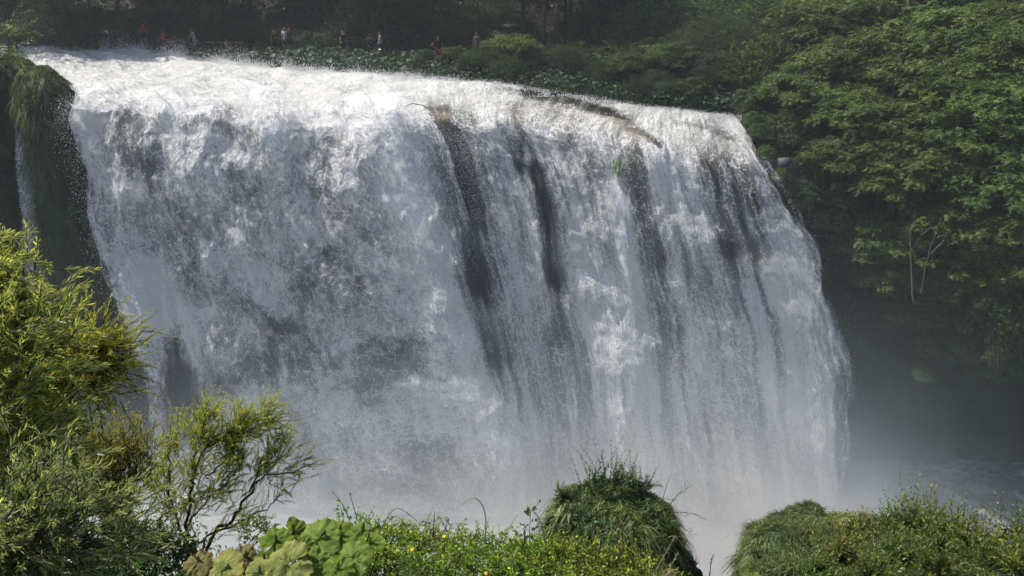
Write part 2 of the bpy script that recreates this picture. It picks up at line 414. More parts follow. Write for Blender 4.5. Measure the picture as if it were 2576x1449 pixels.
    mx = g.n('ShaderNodeMixShader'); mx.inputs[0].default_value = .35; g.l(d.outputs[0], mx.inputs[1]); g.l(t.outputs[0], mx.inputs[2])
    n5 = g.n('ShaderNodeTexNoise', i_Scale=.95, i_Detail=4, i_Roughness=.62, i_Distortion=.5); g.l(cx.outputs[0], n5.inputs['Vector'])
    n5b = g.n('ShaderNodeTexNoise', i_Scale=1.6, i_Detail=4, i_Roughness=.62, i_Distortion=.3); g.l(cs.outputs[0], n5b.inputs['Vector'])
    hh = g.math('ADD', g.math('MULTIPLY', blend(n5.outputs[0], g.math('ADD', g.math('MULTIPLY', n5b.outputs[0], .55), g.math('MULTIPLY', n5.outputs[0], .4))), 1.5), g.math('MULTIPLY', v, .10))
    bp = g.n('ShaderNodeBump', i_Strength=.8, i_Distance=.55); g.l(hh, bp.inputs['Height']); 
    if not front: g.l(bp.outputs[0], d.inputs['Normal'])
    tr = g.n('ShaderNodeBsdfTransparent'); ms = g.n('ShaderNodeMixShader')
    g.l(al, ms.inputs[0]); g.l(tr.outputs[0], ms.inputs[1]); g.l(mx.outputs[0], ms.inputs[2])
    o = g.n('ShaderNodeOutputMaterial'); g.l(ms.outputs[0], o.inputs[0])
    return m

def build_sheet(name, nu, nv, mat, off, disp, base, k, vmin=0., fronty=False):
    P, N, s, l, U, Vv = sheet(nu, nv, 0.0, vmin=vmin)
    m, pat, river, right, clump, clump2, px, py = foam_fields(P, s, l, U, Vv, k)
    dens = base + m + pat * (1 - .55 * river) + (.42 - .44 * sstep(3.0, 4.3, U) * (1 - sstep(6.6, 7.3, U))) * river
    # ragged left and right rims of the fall
    edge = np.minimum(U + .14, (8 - U) - .16) + .35 * (fbm(s * 0 + U * 9, l * .35, 70 + k, 5, .7) - .5)
    rim = sstep(0.0, np.where(U > 4, .85, .42), edge); face = sstep(1.9, 2.4, Vv)
    dens = dens - (1 - rim) * 1.35 * face
    # far, upstream rim stays torn too
    if vmin == 0: dens = dens - (1 - sstep(0, .12 + .1 * fbm(s * 1.5, s * 0, 77, 4), Vv)) * .5
    lowc = fbm(s * .26, l * .2, 20 + k, 2); midc = fbm(s * .9, l * .6, 24 + k, 3)
    D = disp * ((lowc - .5) * (2.1 - .6 * right) + (midc - .5) * (.95 - .4 * right)) * (1 - river * .6)
    if fronty: dens = dens - river * .8; D = D + .2
    D = D + river * .22 * (fbm(s * .9, l * .9, 90, 5, .6) - .4)
    Q = P + N * (off + D)[..., None] + np.array([0, 0, 1.]) * (river * .5 * (ridge(s * .35, l * .5, 95) - .6) * (1 - sstep(0, 4.2, U)))[..., None]
    me = mesh_from(name, Q.reshape(-1, 3), grid_faces(nu, nv), mat, smooth=True)
    fattr(me, 'flow_s', s); fattr(me, 'flow_l', l); fattr(me, 'foam', dens); fattr(me, 'river', river); fattr(me, 'right', right)
    fattr(me, 'lace', (.25 + .6 * np.exp(-np.maximum(Vv - 2.0, 0) / .9)) * (1 - .6 * river) * (.6 + .8 * fbm(s * .3, l * .3, 99, 3)))
    return me, Q, N, dens

M_water = mat_water('falling_water'); M_spray = mat_water('torn_spray', True)
me, WQ, WN, WD = build_sheet('waterfall', 760, 860, M_water, 0, .9, .70, 0)
wf = link('waterfall', me, kind='structure', label='broad white waterfall pouring over a long rock lip', category='waterfall')
me, SQ, SN, SD = build_sheet('spray_curtain', 460, 520, M_spray, .9, 1.2, .2, 200, vmin=1.9, fronty=True)
link('spray_curtain', me, parent=wf)

# rock wall and smooth brown water under the foam
def mat_bed():
    m, nt = newmat('wet_rock_and_brown_water'); g = NT(nt)
    rv = g.n('ShaderNodeAttribute', attribute_name='river')
    tc = g.n('ShaderNodeTexCoord'); mp = g.n('ShaderNodeMapping'); mp.inputs['Scale'].default_value = (1, 1, .25); g.l(tc.outputs['Object'], mp.inputs[0])
    n = g.n('ShaderNodeTexNoise', i_Scale=1.3, i_Detail=8, i_Roughness=.7); g.l(mp.outputs[0], n.inputs['Vector'])
    rock = g.mixc(g.ramp(n.outputs[0], .35, .65), (.014, .020, .022), (.040, .050, .052))
    brown = g.mixc(g.ramp(n.outputs[0], .3, .7), (.10, .08, .05), (.20, .17, .12))
    c = g.mixc(rv.outputs['Fac'], rock, brown)
    p = g.n('ShaderNodeBsdfPrincipled', i_Roughness=.6); g.l(c, p.inputs['Base Color'])
    b = g.n('ShaderNodeBump', i_Strength=.6, i_Distance=.3); g.l(n.outputs[0], b.inputs['Height']); g.l(b.outputs[0], p.inputs['Normal'])
    o = g.n('ShaderNodeOutputMaterial'); g.l(p.outputs[0], o.inputs[0]); return m
P, N, s, l, U, Vv = sheet(220, 260)
river = 1 - sstep(1.85, 2.35, Vv)
gully = np.zeros(s.shape)
Dp = -.42 - 1.0 * (1 - river) + .8 * (fbm(s * .5, l * .15, 101, 5) - .5) * (1 - river) - .0
Dp = Dp - .5 * (1 - sstep(.2, 1.2, U))
Q = P + N * Dp[..., None]
Q = Q[5:-3]
river = river[5:-3]
me = mesh_from('rock_bed', Q.reshape(-1, 3), grid_faces(212, 260), mat_bed(), smooth=True); fattr(me, 'river', river)
link('rock_bed', me, kind='structure')

# ------------------------------------------------------------------ droplets thrown up along crest and rims
def droplets(name, P, size, mat, rg=rng, stretch=1.6):
    n = len(P)
    o = np.array([[1, 0, 0], [-1, 0, 0], [0, 1, 0], [0, -1, 0], [0, 0, stretch], [0, 0, -stretch]], float)
    V = P[:, None] + o[None] * (size[:, None, None]) * rg.uniform(.6, 1.3, (n, 6, 1))
    F = np.array([[0, 2, 4], [2, 1, 4], [1, 3, 4], [3, 0, 4], [2, 0, 5], [1, 2, 5], [3, 1, 5], [0, 3, 5]])
    F = (np.arange(n)[:, None, None] * 6 + F[None]).reshape(-1, 3)
    return mesh_from(name, V.reshape(-1, 3), F, mat)
M_drop, nt = newmat('water_droplets'); g = NT(nt)
d = g.n('ShaderNodeBsdfDiffuse'); d.inputs[0].default_value = (.9, .9, .9, 1); t = g.n('ShaderNodeBsdfTranslucent'); t.inputs[0].default_value = (.9, .9, .9, 1)
mx = g.n('ShaderNodeMixShader'); mx.inputs[0].default_value = .4; g.l(d.outputs[0], mx.inputs[1]); g.l(t.outputs[0], mx.inputs[2])
o = g.n('ShaderNodeOutputMaterial'); g.l(mx.outputs[0], o.inputs[0])

def crest_points(nsplash, rg):
    """splashes leaping from the far edge and mid river: each a small fan of droplets"""
    out = []; sz = []
    for i in range(nsplash):
        u = 8 * rg.beta(1.0, 1.75); vv = abs(rg.normal(0, .16)) if rg.random() < .7 else rg.uniform(0, 1.5)
        a = cr(CW, np.array([u]))[0]; p = cr(a, np.array([vv]))[0]
        left = 1 - min(u / 4.5, 1)
        h = (.3 + 2.3 * left * rg.random() ** 2.6) * (1.0 if vv < .4 else .45)
        n = int(40 + 110 * left)
        t = rg.random(n) ** .7
        lean = np.array([rg.normal(0.25, .3), -rg.uniform(0, .4), 0])
        q = p + np.stack([rg.normal(0, .22, n) * (.6 + 1.8 * t), rg.normal(0, .2, n), h * t * rg.uniform(.4, 1, n)], -1) + lean * t[:, None] * h
        out.append(q); sz.append((.036 - .022 * t) * rg.uniform(.4, 1.2, n))
    return np.concatenate(out), np.concatenate(sz)
rg = np.random.default_rng(21)
P1, S1 = crest_points(520, rg)
# rims of the fall
def rim_points(n, side, rg):
    u = (rg.gamma(1.5, .09, n)) if side < 0 else 8 - rg.gamma(1.5, .07, n)
    v = rg.uniform(2.1, 5.6, n)
    a = cr(CW, u); p = np.array([cr(a[i], np.array([v[i]]))[0] for i in range(n)])
    return p + rg.normal(0, 1, (n, 3)) * np.array([.45, .3, .2]) + np.array([(-.12 if side < 0 else .12), -.4, 0]), rg.uniform(.008, .026, n)
P2, S2 = rim_points(3500, -1, rg); P3, S3 = rim_points(1500, 1, rg); S3 *= .45; S2 *= .8
# loose drops in front of the dark gaps
def gap_points(n, rg):
    k = rg.integers(0, 8, n); out = np.zeros((n, 3))
    pl = [np.array(DARK[i][0], float) for i in (0, 0, 0, 2, 3, 3, 8, 8)]; wd = [45, 45, 45, 30, 28, 28, 45, 45]
    t = rg.random(n)
    for j in range(8):
        mk = k == j; q = cr(pl[j], t[mk] * (len(pl[j]) - 1))
        out[mk] = at(q[:, 0] + rg.normal(0, wd[j], mk.sum()) * .7, q[:, 1] + rg.normal(0, 10, mk.sum()), rg.uniform(41.6, 43.6, mk.sum()))
    return out, rg.uniform(.005, .013, n)
P4, S4 = gap_points(7000, rg)
me = droplets('flying_droplets', np.concatenate([P1, P2, P3, P4]), np.concatenate([S1, S2, S3, S4]), M_drop, rg)
link('flying_droplets', me, kind='stuff', label='white droplets thrown up by the rushing water', category='spray')

# ------------------------------------------------------------------ plunge pool
def mat_pool():
    m, nt = newmat('pool_water'); g = NT(nt)
    tc = g.n('ShaderNodeTexCoord')
    n = g.n('ShaderNodeTexNoise', i_Scale=.35, i_Detail=9, i_Roughness=.65, i_Distortion=1.5); g.l(tc.outputs['Object'], n.inputs['Vector'])
    sy = g.n('ShaderNodeSeparateXYZ'); g.l(tc.outputs['Object'], sy.inputs[0])
    near = g.math('MULTIPLY', g.ramp(sy.outputs[1], 24, 38), g.ramp(sy.outputs[0], 30, 16))
    c = g.mixc(g.math('MAXIMUM', g.ramp(n.outputs[0], .46, .64), near), (.05, .07, .068), (.32, .36, .37))
    p = g.n('ShaderNodeBsdfPrincipled', i_Roughness=.55); p.inputs['Specular IOR Level'].default_value = .25; g.l(c, p.inputs['Base Color'])
    b = g.n('ShaderNodeBump', i_Strength=.7, i_Distance=.5); g.l(n.outputs[0], b.inputs['Height']); g.l(b.outputs[0], p.inputs['Normal'])
    o = g.n('ShaderNodeOutputMaterial'); g.l(p.outputs[0], o.inputs[0]); return m
xs = np.linspace(-70, 90, 321); ys = np.linspace(-10, 60, 141); X, Yg = np.meshgrid(xs, ys, indexing='ij')
Zg = .35 * (ridge(X * .12, Yg * .25, 120) - .5) + .15 * (fbm(X * .7, Yg * .7, 121) - .5)
link('plunge_pool', mesh_from('plunge_pool', np.stack([X, Yg, Zg], -1).reshape(-1, 3), grid_faces(321, 141), mat_pool(), smooth=True), kind='structure')

# ------------------------------------------------------------------ mist
def mat_mist():
    m, nt = newmat('mist'); g = NT(nt)
    tc = g.n('ShaderNodeTexCoord'); sp = g.n('ShaderNodeSeparateXYZ'); g.l(tc.outputs['Object'], sp.inputs[0])
    n = g.n('ShaderNodeTexNoise', i_Scale=.16, i_Detail=4, i_Roughness=.6); g.l(tc.outputs['Object'], n.inputs['Vector'])
    h = g.math('EXPONENT', g.math('MULTIPLY', sp.outputs[2], -1 / 2.8))
    # densest in front of the middle and right of the fall, thinning to both sides
    dx = g.math('DIVIDE', g.math('SUBTRACT', sp.outputs[0], 10.0), 9.5)
    fx = g.math('EXPONENT', g.math('MULTIPLY', g.math('MULTIPLY', dx, dx), -1.0))
    dy = g.math('DIVIDE', g.math('SUBTRACT', sp.outputs[1], 36.0), 11.0)
    fy = g.math('EXPONENT', g.math('MULTIPLY', g.math('MULTIPLY', dy, dy), -1.0))
    v = g.math('MULTIPLY', g.math('MULTIPLY', h, g.math('ADD', g.math('MULTIPLY', g.math('ADD', g.math('MULTIPLY', fx, .60), g.ramp(sp.outputs[0], 24, 14, 0, .24)), fy), .0025)), g.ramp(n.outputs[0], .32, .66, .5, 1.6))
    vs = g.n('ShaderNodeVolumeScatter'); vs.inputs['Color'].default_value = (.60, .69, .76, 1); vs.inputs['Anisotropy'].default_value = .1
    g.l(v, vs.inputs['Density'])
    o = g.n('ShaderNodeOutputMaterial'); g.l(vs.outputs[0], o.inputs['Volume']); return m
bx = Bag()
x0, x1, y0, y1, z0, z1 = -26, 46, 8, 43.5, .6, 24
V = [(x, y, z) for x in (x0, x1) for y in (y0, y1) for z in (z0, z1)]
F = np.array([[0, 1, 3, 2], [4, 6, 7, 5], [0, 4, 5, 1], [2, 3, 7, 6], [0, 2, 6, 4], [1, 5, 7, 3]])
bx.add(V, F)
MISTM = mat_mist()
mist = link('mist', bx.mesh('mist', MISTM), kind='stuff', label='pale mist rising from the foot of the fall', category='mist')

# thin haze hanging in the whole gorge
m, nt = newmat('haze'); g = NT(nt); vs = g.n('ShaderNodeVolumeScatter'); vs.inputs['Color'].default_value = (.86, .93, 1, 1); vs.inputs['Density'].default_value = .0008; vs.inputs['Anisotropy'].default_value = 0
o = g.n('ShaderNodeOutputMaterial'); g.l(vs.outputs[0], o.inputs['Volume'])
bx = Bag(); V = [(x, y, z) for x in (-150, 120) for y in (9, 97) for z in (-1, CZ + 7)]; bx.add(V, F)
link('haze', bx.mesh('haze', m), kind='stuff', label='thin grey haze filling the gorge', category='haze')
# ------------------------------------------------------------------ ground and cliffs
M_soil = mat_plain('forest_soil', (.018, .02, .012), (.045, .04, .025), 1.5)
M_cliff = mat_plain('damp_cliff', (.008, .018, .010), (.03, .048, .026), .5, rough=.7, bump=.8, detail=9, zs=.35)
M_moss = mat_plain('moss', (.012, .026, .010), (.035, .06, .018), 2.5, bump=.7, detail=8, zs=.4)
# plateau behind the river, one sheet out to the horizon
uu = np.linspace(0, 8, 90); A = np.array([cr(cr(CW, np.array([u]))[0], np.array([0.]))[0] for u in uu])
rows = [A + [0, -2.0, -.9], A + [0, -.1, -.25], A + [0, 1.2, .15]]
for dy, z in ((6, -4.35), (14, -4.2), (40, -3.5), (120, 0), (500, 12), (3200, 30)):
    r = A.copy(); r[:, 1] = np.maximum(A[:, 1] + dy, 0); k = min(1, dy / 14.)
    r[:, 2] = np.maximum(A[:, 2] + .3, CZ + z) ; r[:, 0] = A[:, 0] * (1 + max(dy - 14, 0) / 45.)
    rows.append(r)
L_ = rows[0]
G = np.stack(rows, 1)
# widen to both sides
lft = G[:1].copy(); lft[..., 0] -= 60; lft2 = G[:1].copy(); lft2[..., 0] -= 3000
rgt = G[-1:].copy(); rgt[..., 0] += 4; rgt2 = G[-1:].copy(); rgt2[..., 0] += 3000; rgt2[..., 1] += 0
rgt[:, :4, 1] += 2; rgt2[:, :, 1] += 20
G = np.concatenate([lft2, lft, G, rgt, rgt2])
G[..., 2] += .18 * (fbm(G[..., 0] * .6, G[..., 1] * .6, 131) - .5)
link('ground', mesh_from('ground', G.reshape(-1, 3), grid_faces(G.shape[0], G.shape[1]), M_soil, smooth=True), kind='structure')

HP = [
 [(1500, -220, 80), (1500, 60, 68), (1500, 225, 56), (1500, 250, 51.5), (1500, 262, 51), (1500, 600, 51), (1500, 1290, 51)],
 [(1760, -220, 74), (1760, 60, 62), (1760, 225, 53), (1760, 275, 49.8), (1762, 287, 49.2), (1780, 600, 49), (1760, 1290, 48)],
 [(1900, -220, 70), (1900, 60, 58), (1905, 250, 50.5), (1945, 415, 47.4), (1952, 440, 47), (1990, 700, 46.6), (1950, 1280, 47)],
 [(2050, -220, 66), (2050, 60, 55), (2060, 290, 48.4), (2110, 530, 46.4), (2128, 590, 46), (2165, 850, 46.2), (2120, 1240, 46.5)],
 [(2250, -220, 62), (2250, 60, 51), (2250, 340, 46), (2240, 640, 44.6), (2262, 800, 44.4), (2290, 990, 46), (2300, 1215, 46)],
 [(2450, -220, 58), (2450, 60, 48), (2450, 370, 43.6), (2450, 700, 42.6), (2460, 890, 42.4), (2460, 1040, 45.6), (2460, 1215, 46)],
 [(2700, -220, 54), (2700, 60, 45), (2700, 390, 41), (2700, 720, 40.2), (2700, 930, 39.8), (2700, 1080, 44.5), (2700, 1220, 46)],
 [(3100, -220, 52), (3100, 60, 43), (3100, 400, 39), (3100, 730, 38.4), (3100, 960, 38), (3100, 1100, 42), (3100, 1230, 44)],
]
HP = np.array(HP, float); HW = at(HP[..., 0], HP[..., 1], HP[..., 2])
def hill(u, v):
    a = cr(HW, np.atleast_1d(u)); b = cr(np.swapaxes(a, 0, 1), np.atleast_1d(v)); return np.swapaxes(b, 0, 1)
u = np.linspace(0, 7, 120); v = np.linspace(0, 6, 130); P = hill(u, v)
P[..., 1] += 1.6 * (fbm(P[..., 0] * .4, P[..., 2] * .3, 140, 6) - .3)
link('cliff', mesh_from('cliff', P.reshape(-1, 3), grid_faces(120, 130), M_cliff, smooth=True), kind='structure')

# cliff on the near-left side and the slope the photographer stands on
def px_grid(pts): q = np.array(pts, float); return at(q[..., 0], q[..., 1], q[..., 2])
LC = px_grid([
 [(-900, 150, 50), (-900, 500, 46), (-900, 1000, 42), (-900, 1500, 38)],
 [(-300, 160, 52), (-300, 500, 49), (-300, 1000, 45), (-300, 1500, 41)],
 [(0, 190, 53), (20, 500, 50.5), (40, 1000, 46), (20, 1500, 42)],
 [(60, 215, 51), (120, 500, 49.5), (170, 1000, 45.5), (160, 1500, 42)],
 [(190, 280, 50), (215, 500, 49), (330, 1000, 45.8), (360, 1500, 43)],
 [(420, 330, 49), (440, 500, 48.5), (470, 1000, 46.2), (480, 1500, 45)]])
a = cr(LC, np.linspace(0, 5, 60)); P = np.swapaxes(cr(np.swapaxes(a, 0, 1), np.linspace(0, 3, 90)), 0, 1)
P[..., 1] += 1.5 * (fbm(P[..., 0] * .5, P[..., 2] * .2, 141, 6) - .5)
link('rock_face', mesh_from('rock_face', P.reshape(-1, 3), grid_faces(60, 90), M_cliff, smooth=True), kind='structure')

# ------------------------------------------------------------------ grass blades
def blades(bag, P, N, L, Wd, C, droop=.6, rg=rng):
    n = len(P); L = np.broadcast_to(L, (n,))[:, None]
    d = nrm(N + rg.normal(0, .35, (n, 3))); S = nrm(np.cross(d, rg.normal(size=(n, 3)) * .6 + [0, .8, .3]))
    Wd = np.broadcast_to(Wd, (n,))[:, None]
    cur = lambda t: P + d * L * t + np.array([0, 0, -1.]) * L * droop * t * t
    a, b, c, e = cur(0), cur(.35), cur(.7), cur(1.)
    V = np.stack([a - S * Wd * .4, a + S * Wd * .4, b + S * Wd * .5, b - S * Wd * .5, c + S * Wd * .35, c - S * Wd * .35, e], 1)
    k = np.arange(n)[:, None] * 7
    F = np.concatenate([k + np.array([[0, 1, 2, 3]]), k + np.array([[3, 2, 4, 5]])]); F3 = k + np.array([[5, 4, 6]])
    n0 = bag.n; bag.add(V, F, np.repeat(C, 7, 0)); bag.F.setdefault(3, []).append(F3 + n0)
M_grass = mat_leaf('grass_blade', .3, .03); M_leaf = mat_leaf('leaf', .36, .025); M_near = mat_leaf('near_leaf', .48, .04); M_leafsoft = mat_leaf('shaded_leaf', .25, .03)
M_bark = mat_plain('bark', (.03, .022, .015), (.08, .065, .05), 8, bump=.5)
M_dead = mat_plain('dead_wood', (.20, .17, .13), (.32, .29, .24), 10, bump=.3)

def column(levels, Y, dY, name, label, group, seed, cap=None):
    """mossy rock column from its outline (py, left, right) at depth Y"""
    lv = np.array(levels, float); n = 90; t = np.linspace(0, len(lv) - 1, n); q = cr(lv, t)
    Yc = Y + (dY) * np.linspace(0, 1, n)
    cpt = at((q[:, 1] + q[:, 2]) / 2, q[:, 0], Yc); r = (q[:, 2] - q[:, 1]) / 2 / FOC * Yc * 1.06
    an = np.linspace(0, 2 * np.pi, 73)[:-1]
    dr = np.stack([np.cos(an), np.sin(an), 0 * an], -1)
    P = cpt[:, None] + dr[None] * r[:, None, None]
    nz = fbm(an[None] * 2.2 + 0 * r[:, None], P[..., 2] * .35, seed, 6) - .5
    nz2 = fbm(an[None] * 9 + 0 * r[:, None], P[..., 2] * 1.5, seed + 7, 4) - .5
    P += dr[None] * ((nz * .8 + nz2 * .3) * np.minimum(r, 2.2)[:, None])[..., None]; P[..., 2] += .35 * nz2 * np.minimum(r, 1.2)[:, None]
    V = np.concatenate([P.reshape(-1, 3), [cpt[0] + [0, 0, .12 * r[0]]]])
    i = np.arange(n * 72).reshape(n, 72); j = np.roll(i, -1, 1)
    F = np.stack([i[:-1], j[:-1], j[1:], i[1:]], -1).reshape(-1, 4); F3 = np.stack([i[0], np.full(72, n * 72), j[0]], -1)
    root = thing(name, label, 'mossy rock', cpt[-1], group)
    V = V - cpt[-1]
    link('rock', mesh_from('rock', V, [F, F3], M_moss, smooth=True), parent=root)
    nv = nrm(np.gradient(P, axis=0)); nn = nrm(np.cross(np.roll(P, -1, 1) - np.roll(P, 1, 1), nv)); sg = np.sign((nn * dr[None]).sum(-1, keepdims=True)); nn = nn * sg
    return root, P - cpt[-1], nn, cpt

rg = np.random.default_rng(31)
def clothe(root, P, nn, nb, top, L, Wd, cols, droop, bias=2.0, part='moss_grass', zfade=True):
    n, m = P.shape[:2]
    i = np.minimum((rg.random(nb) ** bias * top * n).astype(int), n - 1); j = rg.integers(0, m, nb)
    p = P[i, j] + rg.normal(0, .03, (nb, 3)); N = nn[i, j] + [0, 0, .5]
    nt_ = 420; ti = np.minimum((rg.random(nt_) ** bias * top * n).astype(int), n - 1); tj = rg.integers(0, m, nt_)   # tufts leaning their own way
    tp_ = P[ti, tj]; td = rg.normal(0, .75, (nt_, 3)); tl_ = rg.uniform(.55, 1.6, nt_); tt_ = rg.uniform(.65, 1.4, (nt_, 1))
    wh = np.concatenate([np.argmin(((p[a:a + 2000, None] - tp_[None]) ** 2).sum(-1), 1) for a in range(0, nb, 2000)])
    N = nrm(N) + td[wh]; L = L * tl_[wh]
    tone = sstep(.25, .75, fbm(j * .16, i * .16, 150, 4))[:, None]
    c = np.array(cols[0]) * (1 - tone) + np.array(cols[1]) * tone; c = c * np.exp(rg.normal(0, .3, (nb, 1))) * tt_[wh]
    b = Bag(); blades(b, p, N, L * rg.uniform(.5, 1.3, nb), Wd, c, droop, rg)
    return link(part, b.mesh(part, M_grass), parent=root)

r1, P1_, n1_, c1_ = column([(170, 78, 105), (178, 68, 122), (196, 60, 140), (225, 60, 165), (300, 68, 180), (400, 84, 203), (560, 110, 243), (680, 140, 265), (900, 165, 300), (1200, 160, 330), (1440, 150, 340)],
    46.5, -2.0, 'mossy_rock', 'rounded mossy rock column with hanging grass cap between the thin cascade and the main fall', 'mossy rock columns beside the fall', 160)
clothe(r1, P1_, n1_, 15000, .42, .42, .032, ((.035, .065, .018), (.15, .20, .05)), 1.5, 1.8)
clothe(r1, P1_, n1_, 9000, .95, .5, .03, ((.02, .035, .012), (.045, .06, .02)), 1.8, .8, part='hanging_moss')
r2, P2_, n2_, c2_ = column([(150, -60, 20), (160, -90, 40), (180, -120, 50), (240, -140, 56), (330, -150, 55), (420, -160, 44), (560, -160, 46), (700, -170, 60), (1000, -160, 90), (1440, -150, 110)],
    48.0, -2.0, 'mossy_rock', 'flat-topped dark mossy rock at the very edge of the frame under the overhanging willow spray', 'mossy rock columns beside the fall', 180)
clothe(r2, P2_, n2_, 16000, .6, .5, .035, ((.03, .055, .018), (.08, .12, .035)), 1.3, 1.4)

# thin cascade between the two rocks
xs_ = np.linspace(0, 1, 60); vs_ = np.linspace(0, 1, 260)
lp = cr(np.array([(176, 48, 62), (230, 45, 64), (330, 35, 76), (450, 38, 95), (560, 50, 108), (700, 55, 130), (900, 70, 150)], float), np.linspace(0, 6, 260))
X_ = lp[None, :, 1] + (lp[None, :, 2] - lp[None, :, 1]) * xs_[:, None]; Yd = 46.0 - 1.5 * vs_[None] + 0 * X_ - .35 * np.sin(xs_[:, None] * 3.14)
Pc = at(X_, np.broadcast_to(lp[None, :, 0], X_.shape), Yd)
sC = np.cumsum(np.full(X_.shape, 1.6 / 60), 0); lC = np.broadcast_to(np.linspace(0, 17, 260)[None], X_.shape)
den = .55 - .2 * vs_[None] + .8 * (fbm(sC * 2.2, lC * .5, 190, 5) - .5) - .9 * (1 - sstep(0, .3, np.minimum(xs_, 1 - xs_)[:, None] * 2))
me = mesh_from('cascade', (Pc + rg.normal(0, .02, Pc.shape)).reshape(-1, 3), grid_faces(60, 260), M_water, smooth=True)
for k_, a_ in (('flow_s', sC), ('flow_l', lC), ('foam', den), ('river', sC * 0), ('lace', sC * 0 + .5), ('right', sC * 0 + 1)): fattr(me, k_, a_)
link('cascade', me, kind='structure')
# ------------------------------------------------------------------ tree and bush kinds (each built once, copied many times)
def sphere_pts(n, rg):
    v = nrm(rg.normal(size=(n, 3))); return v
def crown_mesh(kind, seed, R=2.6, dens=1.0):
    rg = np.random.default_rng(seed); lb, sb = Bag(), Bag()
    ctr = np.array([0, 0, 0.])
    if kind == 'locust':
        K = int(105 * dens); v = sphere_pts(K, rg); v[:, 2] = np.abs(v[:, 2]) * .95 - .25
        cp = v * R * rg.uniform(.55, 1.0, (K, 1)) * [1, 1, .85] * (1 + .25 * rg.normal(0, 1, (K, 1)))
        nf = 20
        tone = rg.uniform(0, 1, K)
        for i in range(K):
            out = nrm(cp[i] * [1, 1, .4] + rg.normal(0, .2, 3)); a = rg.normal(0, 1.0, nf) + math.atan2(out[1], out[0])
            D = np.stack([np.cos(a), np.sin(a), rg.normal(.10, .22, nf)], -1)
            b = cp[i] + rg.normal(0, .28, (nf, 3)) * [1, 1, .35]
            base = np.array([.055, .10, .028]) * (1 - tone[i]) + np.array([.125, .175, .04]) * tone[i]
            shoots(lb, None, b, D, rg.uniform(.38, .62, nf), 13, .15, .075, tint(base, base * [1.3, 1.2, 1.], .18, .08, rg), ang=1.05, two_rank=True, sag=.28, rg=rg, taperleaf=.3)
    elif kind == 'broad':
        K = int(110 * dens); v = sphere_pts(K, rg); v[:, 2] = np.abs(v[:, 2]) * 1.05 - .3
        cp = v * R * rg.uniform(.5, 1.0, (K, 1)) * (1 + .16 * rg.normal(0, 1, (K, 1)))
        tone = rg.uniform(0, 1, K); nf = 9
        for i in range(K):
            D = nrm(cp[i] * .5 + rg.normal(0, 1, (nf, 3)) + [0, 0, .4]); b = cp[i] + rg.normal(0, .3, (nf, 3))
            base = np.array([.035, .072, .025]) * (1 - tone[i]) + np.array([.095, .145, .035]) * tone[i]
            shoots(lb, sb, b, D, rg.uniform(.5, .9, nf), 16, .15, .10, tint(base, base * [1.4, 1.3, 1.], .22, .08, rg), ang=.95, sag=.2, rg=rg, stemR=.006, taperleaf=.4)
    elif kind == 'ivy':
        n = int(11000 * dens); v = sphere_pts(n, rg); v[:, 2] = np.abs(v[:, 2]) * 1.1 - .35
        bump = .78 + .5 * (fbm(v[:, 0] * 3 + 9, v[:, 1] * 3 + v[:, 2] * 4, seed, 5) - .3)
        p = v * R * bump[:, None] * rg.uniform(.86, 1.04, (n, 1))
        tone = fbm(p[:, 0] * 1.2, p[:, 2] * 1.2 + p[:, 1], seed + 5, 3)[:, None]
        c = (np.array([.025, .058, .018]) * (1 - tone) + np.array([.095, .145, .03]) * tone) * np.exp(rg.normal(0, .3, (n, 1)))
        leaf_quads(lb, p, nrm(v * .3 + rg.normal(0, .7, (n, 3)) + [0, 0, -.35]), v + rg.normal(0, .35, (n, 3)) + [0, 0, .3], rg.uniform(.09, .17, n), rg.uniform(.08, .14, n), c, rg=rg)
    elif kind == 'willow':
        K = int(120 * dens); v = sphere_pts(K, rg); v[:, 2] = np.abs(v[:, 2]) * 1.1 - .2
        cp = v * R * rg.uniform(.35, .95, (K, 1)); nf = 9
        for i in range(K):
            D = nrm(cp[i] * .5 + rg.normal(0, .5, (nf, 3)) + [0, 0, .5]); b = cp[i] + rg.normal(0, .25, (nf, 3))
            base = np.array([.06, .085, .042]) * rg.uniform(.7, 1.3)
            shoots(lb, sb, b, D, rg.uniform(.6, 1.1, nf), 16, .16, .035, tint(base, base * 1.3, .2, .06, rg), ang=.6, sag=.35, rg=rg, stemR=.006)
    return lb.mesh('crown', M_leaf), (sb.mesh('twigs', M_bark) if sb.n else None)

def trunk_mesh(R, h, seed, r0=.14, limbs=7):
    """trunk from the origin up to height h inside the crown, limbs reaching into it"""
    rg = np.random.default_rng(seed); b = Bag()
    tp = polyline([(0, 0, -.6), (rg.normal(0, .1), rg.normal(0, .1), h * .4), (rg.normal(0, .2), rg.normal(0, .2), h), (rg.normal(0, .25), 0, h + R * .55)], 14)
    tubes(b, tp[None], (r0 * (1 - .8 * np.linspace(0, 1, 14)))[None], (.05, .04, .03), 8)
    for k in range(limbs):
        i = rg.integers(5, 12); d = nrm(rg.normal(size=3) * [1, 1, .3] + [0, 0, .4]); e = R * rg.uniform(.5, .9)
        q = np.array([tp[i], tp[i] + d * e * .5 + [0, 0, .1], tp[i] + d * e + [0, 0, .25]])
        tubes(b, polyline(q, 7)[None], (r0 * .4 * (1 - .85 * np.linspace(0, 1, 7)))[None], (.05, .04, .03), 5)
    return b.mesh('trunk', M_bark, True)

